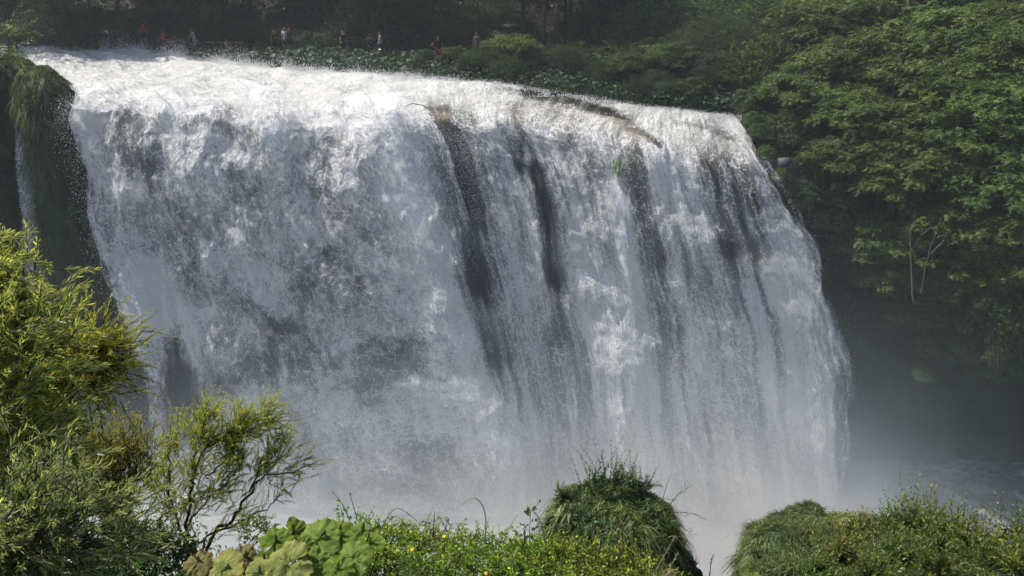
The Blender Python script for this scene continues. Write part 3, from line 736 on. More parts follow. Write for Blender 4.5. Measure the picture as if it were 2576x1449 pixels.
KINDS_ = {}
for kd, seeds, R, dens in (('locust', (1, 2, 3), 2.6, 1.0), ('broad', (4, 5), 2.4, 1.0), ('ivy', (7, 8), 2.2, 1.0), ('willow', (9,), 2.2, 1.0)):
    KINDS_[kd] = []
    for s_ in seeds:
        cm, tm = crown_mesh(kd, s_, R, dens)
        KINDS_[kd].append((cm, tm, trunk_mesh(R, 1.6 if kd == 'ivy' else 2.4, s_ + 50), R, 1.6 if kd == 'ivy' else 2.4))
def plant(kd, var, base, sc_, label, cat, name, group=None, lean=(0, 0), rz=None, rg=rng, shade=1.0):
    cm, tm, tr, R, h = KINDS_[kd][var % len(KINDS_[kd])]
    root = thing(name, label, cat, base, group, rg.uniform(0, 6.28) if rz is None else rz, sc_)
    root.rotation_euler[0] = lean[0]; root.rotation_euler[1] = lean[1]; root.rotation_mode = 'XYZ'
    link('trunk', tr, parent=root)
    cr_ = link('crown', cm, parent=root, loc=(0, 0, h)); cr_.color = (shade, shade, shade, 1)  # shade is put into the crown's tint
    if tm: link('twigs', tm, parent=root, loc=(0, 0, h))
    return root

# --- right bank and hillside: individuals placed over the slope
rg = np.random.default_rng(77)
LOOK = {'locust': ('tree', 'hillside_tree', ['feathery green tree', 'yellow-green feathery tree', 'dark feathery tree']),
        'broad': ('bush', 'leafy_bush', ['broad-leaved bush', 'dense dark bush', 'tall leafy bush']),
        'ivy': ('bush', 'ivy_bush', ['ivy-covered bush', 'rounded ivy mound', 'low creeper-clad bush']),
        'willow': ('bush', 'willow_bush', ['grey-green willow bush', 'narrow-leaved willow bush', 'wind-blown willow bush'])}
SP = []   # kind, px, py (crown centre on the picture frame), metres ahead, size
def add(kd, px, py, Y, s): SP.append((kd, px, py, Y, s))
# low, along the lip of the fall
for px, py, Y, s in [(1870, 262, 48.5, .55), (1918, 330, 47.2, .62), (1960, 405, 46.6, .62), (2030, 470, 45.6, .7), (2085, 545, 45.2, .62), (2145, 610, 44.8, .62), (2185, 690, 44.4, .6), (1990, 330, 47, .8), (2060, 400, 46, .8), (2120, 480, 45.4, .8), (2190, 560, 44.6, .7), (2275, 780, 43.6, .6), (2340, 870, 42.8, .5), (2440, 885, 41.4, .55), (2545, 900, 40.4, .6)]:
    add('ivy', px, py, Y, s)
for px, py, Y, s in [(2010, 235, 48, .85), (2140, 280, 46, .9), (2120, 390, 44.6, .8), (2240, 300, 45, 1.0), (2370, 230, 45, 1.05), (2330, 400, 43.0, .95), (2460, 330, 42.5, 1.05), (2560, 250, 42, 1.1), (2220, 450, 43.5, .8), (2270, 600, 42.6, .75), (2410, 540, 41.6, .85), (2530, 470, 40.4, .95), (2480, 640, 41.2, .8), (2590, 700, 39.6, .85), (2350, 690, 42.4, .62), (2450, 780, 41.6, .6), (2130, 150, 49, 1.0), (2260, 130, 48.5, 1.1), (2400, 90, 48, 1.2), (2540, 80, 46, 1.2), (2210, 20, 52, 1.2), (2350, -30, 53, 1.3), (2500, -60, 51, 1.4), (2050, 60, 53, 1.1), (2120, -40, 57, 1.3), (2600, 400, 41, 1.1), (2590, 560, 40, .9)]:
    add('locust', px, py, Y, s)
for px, py, Y, s in [(1690, 235, 54, .5), (1755, 235, 52, .55), (1640, 225, 56, .5), (1800, 215, 51.5, .7), (1880, 180, 51.5, .85), (1970, 150, 52, .9), (1940, 50, 56, 1.0), (1850, 40, 60, 1.1), (1580, 190, 60, .6), (1500, 100, 66, 1.1), (1620, 90, 63, 1.1), (1730, 60, 62, 1.1), (1560, 20, 70, 1.3), (1700, -30, 70, 1.4), (1860, -50, 66, 1.4), (2570, 800, 39.5, .7), (2380, 800, 42, .6), (2300, 500, 43, .7)]:
    add('broad', px, py, Y, s)
for px, py, Y, s in [(1790, 120, 55, 1.0), (1850, 115, 54, .9), (1720, 140, 57, .8), (1830, 235, 50, .45), (2000, 100, 52.5, .8)]:
    add('willow', px, py, Y, s)
for px, py, Y, s in [(2200, 380, 44.2, .75), (2290, 200, 46.5, .95), (2420, 430, 42.2, .8), (2360, 560, 41.8, .8), (2300, 430, 42.6, .8), (2500, 560, 40.4, .8), (2440, 720, 41, .7), (2550, 780, 39.5, .75), (2520, 860, 39.5, .6), (2370, 770, 41.8, .6), (2290, 690, 42.6, .62), (2230, 640, 43.4, .55), (2480, 170, 45, 1.0), (2060, 180, 49.5, .8), (2600, 640, 39, .8), (2600, 130, 43, 1.1)]:
    add('locust' if (px // 10) % 3 else 'broad', px, py, Y, s)
for px, py, Y, s in [(1930, 215, 50, .6), (2040, 300, 47.4, .6), (2330, 940, 42, .35), (2160, 420, 45, .6), (2500, 930, 40.6, .45), (2240, 720, 44.2, .5), (2420, 860, 41.6, .5), (2590, 880, 39.6, .6), (1700, 250, 52, .4), (1760, 255, 51, .42), (1600, 240, 53, .32), (1830, 280, 49.6, .34), (1650, 262, 50.6, .26), (1540, 225, 54, .34), (1460, 215, 55, .3)]:
    add('ivy', px, py, Y, s)
for px, py, Y, s in [(1893, 305, 46.9, .34), (1925, 360, 46.2, .34), (1962, 425, 45.4, .36), (1995, 470, 45, .36), (1868, 285, 47.6, .28), (1940, 395, 45.6, .25), (2015, 510, 44.6, .34), (1905, 330, 44.8, .28), (1928, 385, 44.0, .28), (1962, 440, 43.5, .30), (1893, 298, 45.6, .26), (1990, 480, 43.6, .28)]:
    add('ivy', px, py, Y, s)
used_labels = {}
POS = ['beside the lip of the fall', 'on the slope above the lip', 'high on the hillside', 'overhanging the dark cliff', 'at the end of the riverbank', 'behind the riverbank plants']
def where(px, py):
    if py > 620: return 'overhanging the dark cliff'
    if px < 1700: return 'behind the far riverbank'
    if py > 300 and px < 2180: return 'crowding the lip of the fall'
    if px < 1950: return 'where the riverbank meets the slope'
    if py > 300: return 'on the middle of the slope'
    return 'high on the wooded slope'
sp_sorted = sorted(range(len(SP)), key=lambda i: SP[i][1])
cnt = {}
ORD = ['first', 'second', 'third', 'fourth', 'fifth', 'sixth', 'seventh', 'eighth', 'ninth', 'tenth', 'eleventh', 'twelfth', 'thirteenth', 'fourteenth', 'fifteenth', 'sixteenth', 'seventeenth', 'eighteenth', 'nineteenth', 'twentieth'] + ['twenty-' + k for k in ('first', 'second', 'third', 'fourth', 'fifth', 'sixth', 'seventh', 'eighth', 'ninth')]
for i in sp_sorted:
    kd, px, py, Y, s = SP[i]
    cat, nm, words_ = LOOK[kd]
    key = (kd, where(px, py)); cnt[key] = cnt.get(key, 0) + 1
    lab = f"{words_[0]} {where(px, py)}, {ORD[cnt[key]-1]} from the waterfall"
    h = KINDS_[kd][0][4] * s
    base = at(px, py, Y) - [0, 0, h]
    plant(kd, i, base, s, lab, cat, nm, group=f"{cat}{'e' if cat=='bush' else ''}s on the wooded slope", rg=rg)
# ------------------------------------------------------------------ wood behind the river
rg = np.random.default_rng(88)
def tall_tree(i, px, Y, s, r0, kd, hcrown=5.2, label='', group='dark trees behind the riverbank'):
    b = at(px, 100, Y); b[2] = CZ - 4.3 + (Y - 60) * .01
    cm, tm, tr, R, h = KINDS_[kd][i % len(KINDS_[kd])]
    root = thing('woodland_tree', label, 'tree', b, group, rg.uniform(0, 6), s)
    link('trunk', TALL[i % 3], parent=root)
    cq = link('crown', cm, parent=root, loc=(0, 0, hcrown)); cq.color = (.6, .6, .6, 1)  # crown tint dimmed, shade of the wood put into its colour
    if Y < 71: shade_crown = link('crown', KINDS_['broad'][i % 2][0], parent=root, loc=(0, -1.5, 8.2)); shade_crown.scale = (2.2, 2.2, 1.0)  # broad upper crown out of view, added to shade the bank and path
    c = link('crown', KINDS_[kd][(i + 1) % len(KINDS_[kd])][0], parent=root, loc=(0.3, .5, hcrown + 2.2)); c.scale = (1.2, 1.2, 1.1)
    return root
TALL = []
for k in range(3):
    r_ = np.random.default_rng(300 + k); b = Bag()
    tp = polyline([(0, 0, -.6), (r_.normal(0, .15), r_.normal(0, .1), 2.5), (r_.normal(0, .3), 0, 5), (r_.normal(0, .3), 0, 9)], 16)
    tubes(b, tp[None], (.19 * (1 - .7 * np.linspace(0, 1, 16)))[None], (.05, .04, .03), 9)
    for j in range(6):
        q = tp[r_.integers(5, 13)]; d = nrm(r_.normal(size=3) * [1, 1, .2] + [0, 0, .3]); e = r_.uniform(1.2, 2.4)
        tubes(b, polyline([q, q + d * e * .5, q + d * e + [0, 0, .4]], 7)[None], (.06 * (1 - .85 * np.linspace(0, 1, 7)))[None], (.05, .04, .03), 5)
    TALL.append(b.mesh('trunk', M_bark, True))
def lab_tall(px, n): 
    for lim, t in ((330, 'behind the bright bank bush at far left'), (640, 'behind the people in red shirts'), (900, 'behind the pair in pale shirts'), (1130, 'behind the man with the shoulder strap'), (1340, 'behind the man in red shorts'), (1560, 'beside the sunlit clearing'), (9999, 'left of the wooded slope')):
        if px < lim: return t
cnt = {}
xs = list(range(-140, 1980, 78)); rg.shuffle(xs)
ROWY = (67, 73, 80)
items = []
for j, px in enumerate(xs):
    items.append((px + rg.uniform(-25, 25), (65, 73, 80)[j % 3] + rg.uniform(-2, 2), j))
for px, Y, j in sorted(items):
    if 1350 < px < 1410 or (1500 < px and Y < 70): continue
    w_ = lab_tall(px, j); cnt[w_] = cnt.get(w_, 0) + 1
    tall_tree(j, px, Y, rg.uniform(.9, 1.25), .2, ('broad', 'locust')[j % 2], rg.uniform(3.3, 5), f"dark woodland tree {w_}, {ORD[cnt[w_]-1]} from the left")
# two slim trunks standing against the sunlit clearing
for px, Y, lab in ((1370, 63, 'dark forked trunk on the left side of the sunlit clearing'), (1405, 62, 'straight slim trunk in the middle of the sunlit clearing'), (1419, 66, 'thin pale-edged trunk just right of the slim straight one')):
    t = tall_tree(int(px), px, Y, 1.0, .2, 'broad', 6.0, lab); t.scale = (.8, .8, 1.1)

# far mass of the wood, nothing in it can be counted
b = Bag(); n = 60000
px = rg.uniform(-500, 2200, n); Y = rg.uniform(80, 96, n) - (rg.random(n) < .3) * rg.uniform(5, 14, n)
P = at(px, rg.uniform(-420, 170, n), Y); k = ~((px > 1345) & (px < 1425) & (P[:, 2] > CZ - 3.9) & (P[:, 2] < CZ - 1.5)); P = P[k]; n = len(P)
tone = fbm(P[:, 0] * .35, P[:, 2] * .5, 210, 4)[:, None]
c = (np.array([.014, .022, .012]) * (1 - tone) + np.array([.07, .085, .03]) * tone) * np.exp(rg.normal(0, .35, (n, 1)))
leaf_quads(b, P, rg.normal(size=(n, 3)) + [0, 0, -.3], rg.normal(size=(n, 3)) + [0, -.8, .6], rg.uniform(.25, .5, n), rg.uniform(.18, .34, n), c, rg=rg)
link('forest_mass', b.mesh('forest_mass', M_leafsoft), kind='stuff', label='dark mass of the wood beyond the single trees', category='forest')
hx = np.linspace(-160, 110, 80); hz = np.linspace(-7, 34, 30); X_, Z_ = np.meshgrid(hx, hz, indexing='ij')
Yw = 98 + Z_ * .8 + 5 * fbm(X_ * .1, Z_ * .15, 212, 4); 
link('hill', mesh_from('hill', np.stack([X_, Yw, Z_ + CZ], -1).reshape(-1, 3), grid_faces(80, 30), M_soil, smooth=True), kind='structure')

# --- understorey: shrubs between the walkers' path and the trees, and along the bank
US = []
for px in np.arange(-60, 1500, 62): US.append(('ivy' if rg.random() < .5 else 'broad', px + rg.uniform(-20, 20), rg.uniform(64.5, 67), rg.uniform(.5, .85), -4.4))
for px in np.arange(-120, 1500, 95): US.append(('broad', px + rg.uniform(-20, 20), rg.uniform(69, 76), rg.uniform(.8, 1.2), -4.0))
cnt = {}
for kd, px, Y, s, z in US:
    if 1335 < px < 1430: continue
    b_ = at(px, 100, Y); b_[2] = CZ + z
    w_ = lab_tall(px, 0); cnt[w_] = cnt.get(w_, 0) + 1
    row = 'close to the path' if Y < 68 else 'deep in the wood'
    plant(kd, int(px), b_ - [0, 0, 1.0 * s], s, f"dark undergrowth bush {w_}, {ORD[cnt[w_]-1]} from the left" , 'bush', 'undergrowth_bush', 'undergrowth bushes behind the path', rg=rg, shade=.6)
# bright bush at the left and the leafy sapling in the middle, bank shrubs
for kd, px, py, Y, s, lab in [
    ('locust', 285, 62, 66, .82, 'bright green feathery bush standing behind the left riverbank'),
    ('locust', 225, 45, 67, .6, 'smaller green bush leaning out left of the bright feathery one'),
    ('ivy', 215, 92, 67.5, .3, 'small pale bush on the left bank beside butterbur leaves'),
    ('locust', 1285, 120, 54, .62, 'pale green sapling rising from the bank left of the clearing'),
    ('broad', 1255, 165, 53, .5, 'leafy bush at the foot of the pale sapling, waterfall side'),
    ('broad', 1325, 175, 53.5, .45, 'leafy bush at the foot of the pale sapling, clearing side'),
    ('willow', 1210, 150, 54, .42, 'thin yellowish bush between the red-shorts man and the sapling'),
    ('broad', 1480, 185, 55, .42, 'leafy bush right of the person in the red shirt'),
    ('willow', 1565, 205, 53, .42, 'reedy bush with long blades by the leaning fence'),
    ('broad', 1610, 222, 52, .4, 'low leafy bush on the riverbank beyond the brown water'),
    ('locust', 1500, 150, 57, .7, 'feathery tree at the right end of the railing'),
    ('broad', 1575, 165, 56.5, .72, 'tall dark bush above the leaning fence rails'),
    ('locust', 1650, 150, 56.5, .8, 'feathery tree above the brown water band'),
    ('willow', 1735, 165, 55, .8, 'grey-green brush leaning over the bank near the hillside'),
    ('ivy', 1430, 225, 53, .32, 'low rounded bush below the red-shirted person'), ('ivy', 1520, 243, 52, .3, 'low rounded bush left of the reedy blades'),
    ('ivy', 1350, 208, 54, .3, 'low rounded bush under the clearing'), ('broad', 1060, 165, 57, .36, 'leafy bush left of the man in red shorts'), ('ivy', 780, 160, 59.5, .28, 'low bush below the pair in pale shirts'), ('ivy', 640, 150, 61, .28, 'low bush right of the yellow-clad person'),
    ('broad', 860, 168, 58, .36, 'low leafy bush below the man in the black shirt'),
    ('broad', 1000, 172, 56.5, .38, 'low leafy bush below the man with the strap'),
    ('ivy', 1160, 190, 54, .3, 'low rounded bush right of the man in red shorts')]:
    h = KINDS_[kd][0][4] * s
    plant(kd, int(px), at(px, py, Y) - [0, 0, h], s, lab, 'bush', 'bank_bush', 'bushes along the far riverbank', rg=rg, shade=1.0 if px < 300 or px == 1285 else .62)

# bushes sloping down to the water beyond the brink
rg = np.random.default_rng(123); bank = []
for k in range(34):
    u_ = 3.3 + 4.2 * (k + rg.random()) / 34; A_ = cr(CW[:, 0], np.array([u_]))[0]; dy = rg.uniform(1.0, 4.5)
    bank.append((u_, A_ + [rg.normal(0, .2), dy, .1 + max(CZ - 4.4 - A_[2], .2) * min(dy / 5, 1)], rg.uniform(.2, .4) * (1 + .12 * dy)))
bank.sort(key=lambda q: project(q[1])[0])
for k, (u_, p_, s_) in enumerate(bank):
    kd = ('broad', 'ivy', 'locust', 'broad', 'willow', 'ivy')[k % 6]; h = KINDS_[kd][0][4] * s_
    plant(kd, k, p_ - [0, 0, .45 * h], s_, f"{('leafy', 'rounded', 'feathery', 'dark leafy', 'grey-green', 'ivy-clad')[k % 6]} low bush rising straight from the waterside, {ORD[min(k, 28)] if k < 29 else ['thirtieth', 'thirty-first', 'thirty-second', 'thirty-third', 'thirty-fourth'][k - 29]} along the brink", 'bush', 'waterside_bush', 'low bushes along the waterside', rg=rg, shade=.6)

# --- butterbur and herbs covering the far bank
b = Bag(); n = 9000; u = rg.uniform(0, 7.3, n); dy = rg.random(n) ** 1.3 * 6.5
Ap = cr(CW[:, 0], u); P = Ap + np.stack([rg.normal(0, .3, n), dy, 0 * dy], -1); P[:, 2] = Ap[:, 2] + .2 + rg.uniform(0, .5, n) + np.maximum(CZ - 4.4 - Ap[:, 2], .3) * np.minimum(dy / 5, 1)
ed = (.07 + .17 * rg.random(n) ** 2) * np.where(u > 3, .72, 1); k = 9; an = np.arange(k) / k * 2 * np.pi
tl = nrm(rg.normal(0, .35, (n, 3)) + [0, -.35, 1]); S = nrm(np.cross(tl, rg.normal(size=(n, 3)))); T = np.cross(tl, S)
rr = ed[:, None] * (1 + .12 * rg.normal(size=(n, k))); rr[:, 0] *= .35
V = P[:, None] + (S[:, None] * np.cos(an)[None, :, None] + T[:, None] * np.sin(an)[None, :, None]) * rr[..., None] + tl[:, None] * .12 * rr[..., None]
V = np.concatenate([P[:, None], V], 1)
i = np.arange(k); F = np.stack([0 * i, i + 1, (i + 1) % k + 1], -1); F = (np.arange(n)[:, None, None] * (k + 1) + F[None]).reshape(-1, 3)
tone = rg.random((n, 1)); c = (np.array([.014, .032, .011]) * (1 - tone) + np.array([.028, .05, .015]) * tone); c = c * (1 + 2.2 * np.clip(1 - u / 2.2, 0, 1)[:, None])  # leaf colours darkened to stand in for shade on the bank
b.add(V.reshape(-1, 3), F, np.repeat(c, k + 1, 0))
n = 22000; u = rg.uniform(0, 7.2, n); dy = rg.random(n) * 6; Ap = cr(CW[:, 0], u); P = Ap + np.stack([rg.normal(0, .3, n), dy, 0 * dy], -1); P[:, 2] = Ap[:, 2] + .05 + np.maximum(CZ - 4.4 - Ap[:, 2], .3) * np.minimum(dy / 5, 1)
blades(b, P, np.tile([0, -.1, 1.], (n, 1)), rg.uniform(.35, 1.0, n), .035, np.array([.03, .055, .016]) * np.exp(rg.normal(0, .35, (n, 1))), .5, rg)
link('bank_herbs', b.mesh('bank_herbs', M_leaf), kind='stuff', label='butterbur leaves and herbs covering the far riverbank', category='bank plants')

# --- sunlit clearing with a house front seen between the trunks
hp = at(1388, 95, 92.)
house = thing('house', 'small pinkish house front glimpsed through the sunlit clearing', 'house', (hp[0], 92, CZ - 3.9))
M_wall = mat_plain('pink_plaster', (.42, .27, .2), (.5, .36, .28), 3); M_roof = mat_plain('roof_tile', (.2, .09, .05), (.3, .14, .08), 6); M_win = mat_plain('window_pane', (.02, .025, .03), (.05, .05, .06), 2, rough=.2)
def box(b, c, s, col=(.5, .5, .5)):
    c = np.array(c, float); s = np.array(s, float) / 2
    V = np.array([[x, y, z] for x in (-1, 1) for y in (-1, 1) for z in (-1, 1)]) * s + c
    b.add(V, np.array([[0, 1, 3, 2], [4, 6, 7, 5], [0, 4, 5, 1], [2, 3, 7, 6], [0, 2, 6, 4], [1, 5, 7, 3]]), col)
bb = Bag(); box(bb, (0, 2, 2), (7, 4, 4)); link('wall', bb.mesh('wall', M_wall), parent=house)
bb = Bag(); V = np.array([[-3.8, -.5, 3.9], [3.8, -.5, 3.9], [3.8, 2, 5.4], [-3.8, 2, 5.4], [-3.8, 4.5, 3.9], [3.8, 4.5, 3.9]]); bb.add(V, np.array([[0, 1, 2, 3], [3, 2, 5, 4]])); link('roof', bb.mesh('roof', M_roof), parent=house)
for x in (-1.4, -.2, 1.1):
    bb = Bag(); box(bb, (x, -.02, 2.35), (.6, .1, 1.0)); wn = link('window', bb.mesh('window', M_win), parent=house)
    bb = Bag(); box(bb, (x, -.06, 1.8), (.8, .14, .08)); link('sill', bb.mesh('sill', M_wall), parent=wn)
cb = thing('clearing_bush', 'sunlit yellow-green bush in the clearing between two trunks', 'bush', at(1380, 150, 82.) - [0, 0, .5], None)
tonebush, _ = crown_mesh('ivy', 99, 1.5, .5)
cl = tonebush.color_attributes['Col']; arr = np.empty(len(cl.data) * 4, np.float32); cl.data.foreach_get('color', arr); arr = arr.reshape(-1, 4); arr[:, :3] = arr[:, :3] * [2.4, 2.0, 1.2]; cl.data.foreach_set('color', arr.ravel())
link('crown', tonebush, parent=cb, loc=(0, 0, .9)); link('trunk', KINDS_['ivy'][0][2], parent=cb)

# --- railings
M_wood = mat_plain('weathered_wood', (.05, .04, .03), (.13, .11, .09), 6)
def railing(name, p0, p1, h, label, nposts, lean=0.0):
    p0 = np.array(p0); p1 = np.array(p1); root = thing(name, label, 'fence', p0)
    d = p1 - p0
    for k in range(nposts):
        b_ = Bag(); q = d * k / (nposts - 1); tubes(b_, np.array([[q + [0, 0, -.5], q + [lean * .3, 0, h * .6], q + [lean, 0, h + .05]]]), .045, (.1, .08, .06), 7); link('post', b_.mesh('post', M_wood), parent=root)
    for z in (h * .5, h * .95):
        b_ = Bag(); tubes(b_, np.array([[[lean * z, -.05, z], d * .5 + [lean * z, -.05, z - .03], d + [lean * z, -.05, z]]]), .035, (.1, .08, .06), 7); link('rail', b_.mesh('rail', M_wood), parent=root)
railing('wooden_railing', at(1362, 205, 60.) * [1, 1, 0] + [0, 0, CZ - 4.7], at(1512, 205, 58.) * [1, 1, 0] + [0, 0, CZ - 4.75], 1.0, 'low dark wooden railing beside the person in the red shirt', 5)
railing('wooden_railing', at(1575, 240, 53.5) * [1, 1, 0] + [0, 0, CZ - 5.3], at(1665, 240, 53.5) * [1, 1, 0] + [0, 0, CZ - 5.1], .85, 'leaning bleached fence rails in the herbs right of the railing', 3, .25)
railing('path_railing', at(380, 205, 63.) * [1, 1, 0] + [0, 0, CZ - 4.4], at(620, 205, 60.5) * [1, 1, 0] + [0, 0, CZ - 4.4], 1.0, 'dark railing the people in red and white lean on', 8)
# ------------------------------------------------------------------ walkers on the path behind the river
def matc(name, c, rough=.8, v=.12):
    c = np.array(c); return mat_plain(name, tuple(c * (1 - v)), tuple(np.minimum(c * (1 + v), 1)), 14, rough=rough, bump=.1)
M_skin = matc('skin', (.24, .14, .10), .6); CL = {}
def cloth(c):
    c = tuple(v * .45 for v in c); k = c  # cloth colours dimmed to imitate standing in tree shade
    if k not in CL: CL[k] = matc('cloth', c, .9)
    return CL[k]
def skin_obj(name, verts, edges, radii, mat, parent, lv=1):
    me = bpy.data.meshes.new(name); me.from_pydata([tuple(v) for v in verts], edges, [])
    me.materials.append(mat); o = link(name, me, parent=parent)
    sm = o.modifiers.new('skin', 'SKIN'); sm.use_smooth_shade = True
    sv = me.skin_vertices[0].data
    for i, r in enumerate(radii): sv[i].radius = (r[0], r[1]) if isinstance(r, tuple) else (r, r); sv[i].use_root = (i == 0)
    ss = o.modifiers.new('sub', 'SUBSURF'); ss.levels = lv; ss.render_levels = lv
    return o
def person(loc, rz, label, shirt, bottom, hair=(.04, .025, .015), h=1.72, armL=(-.28, .05, .82), armR=(.28, .05, .82), elbL=None, elbR=None, lean=0., shorts=True, sleeve=.45, extra=None, head=(0, 0)):
    """z up, faces +y in its own frame; arm targets are the wrists"""
    s = h / 1.72
    root = thing('person', label, 'person', loc, 'people on the path behind the river', rz, s)
    f = lean
    P = dict(pel=(0, 0, .93), wst=(0, .02 + .15 * f, 1.06), chs=(0, .02 + .45 * f, 1.30 - .05 * f), nck=(0, .03 + .62 * f, 1.47 - .1 * f), hd0=(head[0] * .3, .05 + .68 * f, 1.56 - .1 * f), hd1=(head[0], .055 + .72 * f + head[1], 1.65 - .12 * f),
             shL=(-.19, .02 + .55 * f, 1.40 - .08 * f), shR=(.19, .02 + .55 * f, 1.40 - .08 * f))
    wl, wr = np.array(armL), np.array(armR)
    el = np.array(elbL) if elbL else (np.array(P['shL']) + wl) / 2 + [-.05, -.06, -.02]
    er = np.array(elbR) if elbR else (np.array(P['shR']) + wr) / 2 + [.05, -.06, -.02]
    hl = wl + nrm(wl - el) * .09; hr = wr + nrm(wr - er) * .09
    V = [P['pel'], P['wst'], P['chs'], P['nck'], P['hd0'], P['hd1'], P['shL'], el, wl, hl, P['shR'], er, wr, hr,
         (-.1, 0, .88), (-.11, .03, .48), (-.11, -.02, .09), (-.12, .12, .035), (.1, 0, .88), (.12, .05, .48), (.13, .0, .09), (.14, .14, .035)]
    E = [(0, 1), (1, 2), (2, 3), (3, 4), (4, 5), (2, 6), (6, 7), (7, 8), (8, 9), (2, 10), (10, 11), (11, 12), (12, 13), (0, 14), (14, 15), (15, 16), (16, 17), (0, 18), (18, 19), (19, 20), (20, 21)]
    R = [(.14, .11), (.13, .10), (.15, .11), .055, (.075, .085), (.085, .1), .055, .042, .028, (.035, .018), .055, .042, .028, (.035, .018), .085, .055, .038, .035, .085, .055, .038, .035]
    skin_obj('body', V, E, R, M_skin, root)
    sl = lambda a, b: tuple(np.array(a) * (1 - sleeve) + np.array(b) * sleeve) if sleeve < 1 else tuple(b)
    V = [P['wst'], P['chs'], (0, .02 + .58 * f, 1.42 - .08 * f), P['shL'], sl(P['shL'], el), P['shR'], sl(P['shR'], er), (0, 0, .90)]
    skin_obj('shirt', V, [(0, 1), (1, 2), (1, 3), (3, 4), (1, 5), (5, 6), (0, 7)], [(.155, .125), (.175, .135), (.09, .08), .08, .062, .08, .062, (.165, .13)], cloth(shirt), root)
    kz = .52 if shorts else .1
    V = [(0, 0, .96), (-.1, 0, .86), (-.115, .03, kz), (.1, 0, .86), (.125, .04, kz)]
    skin_obj('shorts' if shorts else 'trousers', V, [(0, 1), (1, 2), (0, 3), (3, 4)], [(.165, .13), .11, .085 if shorts else .055, .11, .085 if shorts else .055], cloth(bottom), root)
    hp_ = np.array(P['hd1']) + [0, -.02, .045]
    skin_obj('hair', [tuple(hp_), tuple(hp_ + [0, -.05, -.05]), tuple(hp_ + [0, -.06, -.12])], [(0, 1), (1, 2)], [(.088, .085), (.085, .06), (.06, .04)], matc('hair', hair), root)
    # nose, eyes and ears so that the head reads as a face
    hd = np.array(P['hd1']); b = Bag()
    for e in (-.032, .032): box(b, hd + [e, .088, -.01], (.026, .012, .012))
    box(b, hd + [0, .095, -.075], (.045, .01, .012)); link('eyes_and_mouth', b.mesh('eyes_and_mouth', matc('dark_feature', (.08, .04, .03))), parent=root)
    b = Bag(); box(b, hd + [0, .105, -.04], (.026, .035, .04)); box(b, hd + [-.092, 0, -.03], (.02, .04, .055)); box(b, hd + [.092, 0, -.03], (.02, .04, .055))
    link('nose_and_ears', b.mesh('nose_and_ears', M_skin), parent=root)
    if extra: extra(root, P)
    return root
def PL(px, Y, z=-4.4): q = at(px, 100, Y); q[2] = CZ + z - .28; return q
PI = math.pi
def strip(name, pts, r, mat):
    def f(root, P):
        b = Bag(); tubes(b, polyline(pts, 12)[None], r, (.5, .5, .5), 6); link(name, b.mesh(name, mat), parent=root)
    return f
M_black = matc('black_strap', (.02, .02, .02)); M_whitec = matc('white_trim', (.8, .8, .8))
def many(*fs):
    def f(root, P):
        for q in fs: q(root, P)
    return f
person(PL(361, 63.5, -3.55), PI + .8, 'person in a red shirt half hidden by the bright bank bush', (.5, .03, .02), (.03, .03, .04), lean=.3)
person(PL(414, 62.5, -4.05), PI - .3, 'person in an orange-red shirt standing with arms folded by the railing', (.55, .09, .04), (.4, .08, .05), armL=(.05, .2, 1.15), armR=(-.05, .22, 1.12))
person(PL(437, 62.8, -4.2), PI + .2, 'shorter person in a dull orange shirt right of the orange-red one', (.35, .08, .03), (.3, .06, .03), h=1.5)
person(PL(491, 62, -3.95), PI / 2 + .5, 'person in a white shirt and white shorts leaning on the railing', (.78, .8, .85), (.75, .78, .84), lean=.18, armL=(-.15, .45, 1.05), armR=(.15, .45, 1.05))
person(PL(572, 61, -4.3), PI - .2, 'person in yellow top and yellow shorts low behind the splashes', (.6, .5, .05), (.6, .52, .06), h=1.45, lean=.25)
person(PL(691, 60.5, -3.95), PI + .5, 'person in a dark top with a small white badge', (.04, .02, .04), (.03, .03, .04), h=1.66, extra=strip('badge', [(-.02, .15, 1.2), (.02, .15, 1.12)], .025, M_whitec))
person(PL(718, 60, -3.8), PI - .4, 'person in a white patterned shirt looking at the one beside', (.7, .73, .82), (.08, .1, .14), h=1.74, armL=(.1, .25, 1.2))
person(PL(729, 60.6, -3.8), PI + .5, 'person in a grey-brown shirt close behind the white patterned shirt', (.16, .13, .13), (.05, .05, .06), h=1.7)
person(PL(862, 58, -3.95), PI + 1.2, 'man in a black shirt with a white shoulder stripe, arms apart', (.015, .015, .03), (.04, .05, .04), hair=(.3, .15, .1), armL=(-.38, .15, .95), armR=(.42, .1, .95), extra=strip('shoulder_stripe', [(-.2, .0, 1.48), (0, .08, 1.47), (.2, .03, 1.48)], .03, M_whitec))
person(PL(931, 57.5, -4.15), PI, 'person in a blue-grey shirt holding a camera up to the face', (.04, .06, .09), (.04, .045, .06), armL=(-.05, .22, 1.56), armR=(.07, .22, 1.56), elbL=(-.33, .15, 1.3), elbR=(.33, .15, 1.3), extra=lambda root, P: (lambda b: (box(b, (0, .27, 1.6), (.12, .06, .08)), link('camera_in_hands', b.mesh('camera_in_hands', M_black), parent=root)))(Bag()))
person(PL(957, 57, -4.0), PI / 2 + .25, 'man in a white polo shirt with a black strap and white-striped shorts', (.78, .8, .8), (.12, .1, .14), h=1.8, armL=(-.2, .2, .98), armR=(.25, .15, .95),
       extra=many(strip('strap', [(-.1, .14, 1.5), (.02, .17, 1.28), (.17, .05, 1.0)], .018, M_black), strip('shorts_stripe', [(-.22, 0, .6), (-.05, .12, .58), (.22, .06, .6)], .04, M_whitec)))
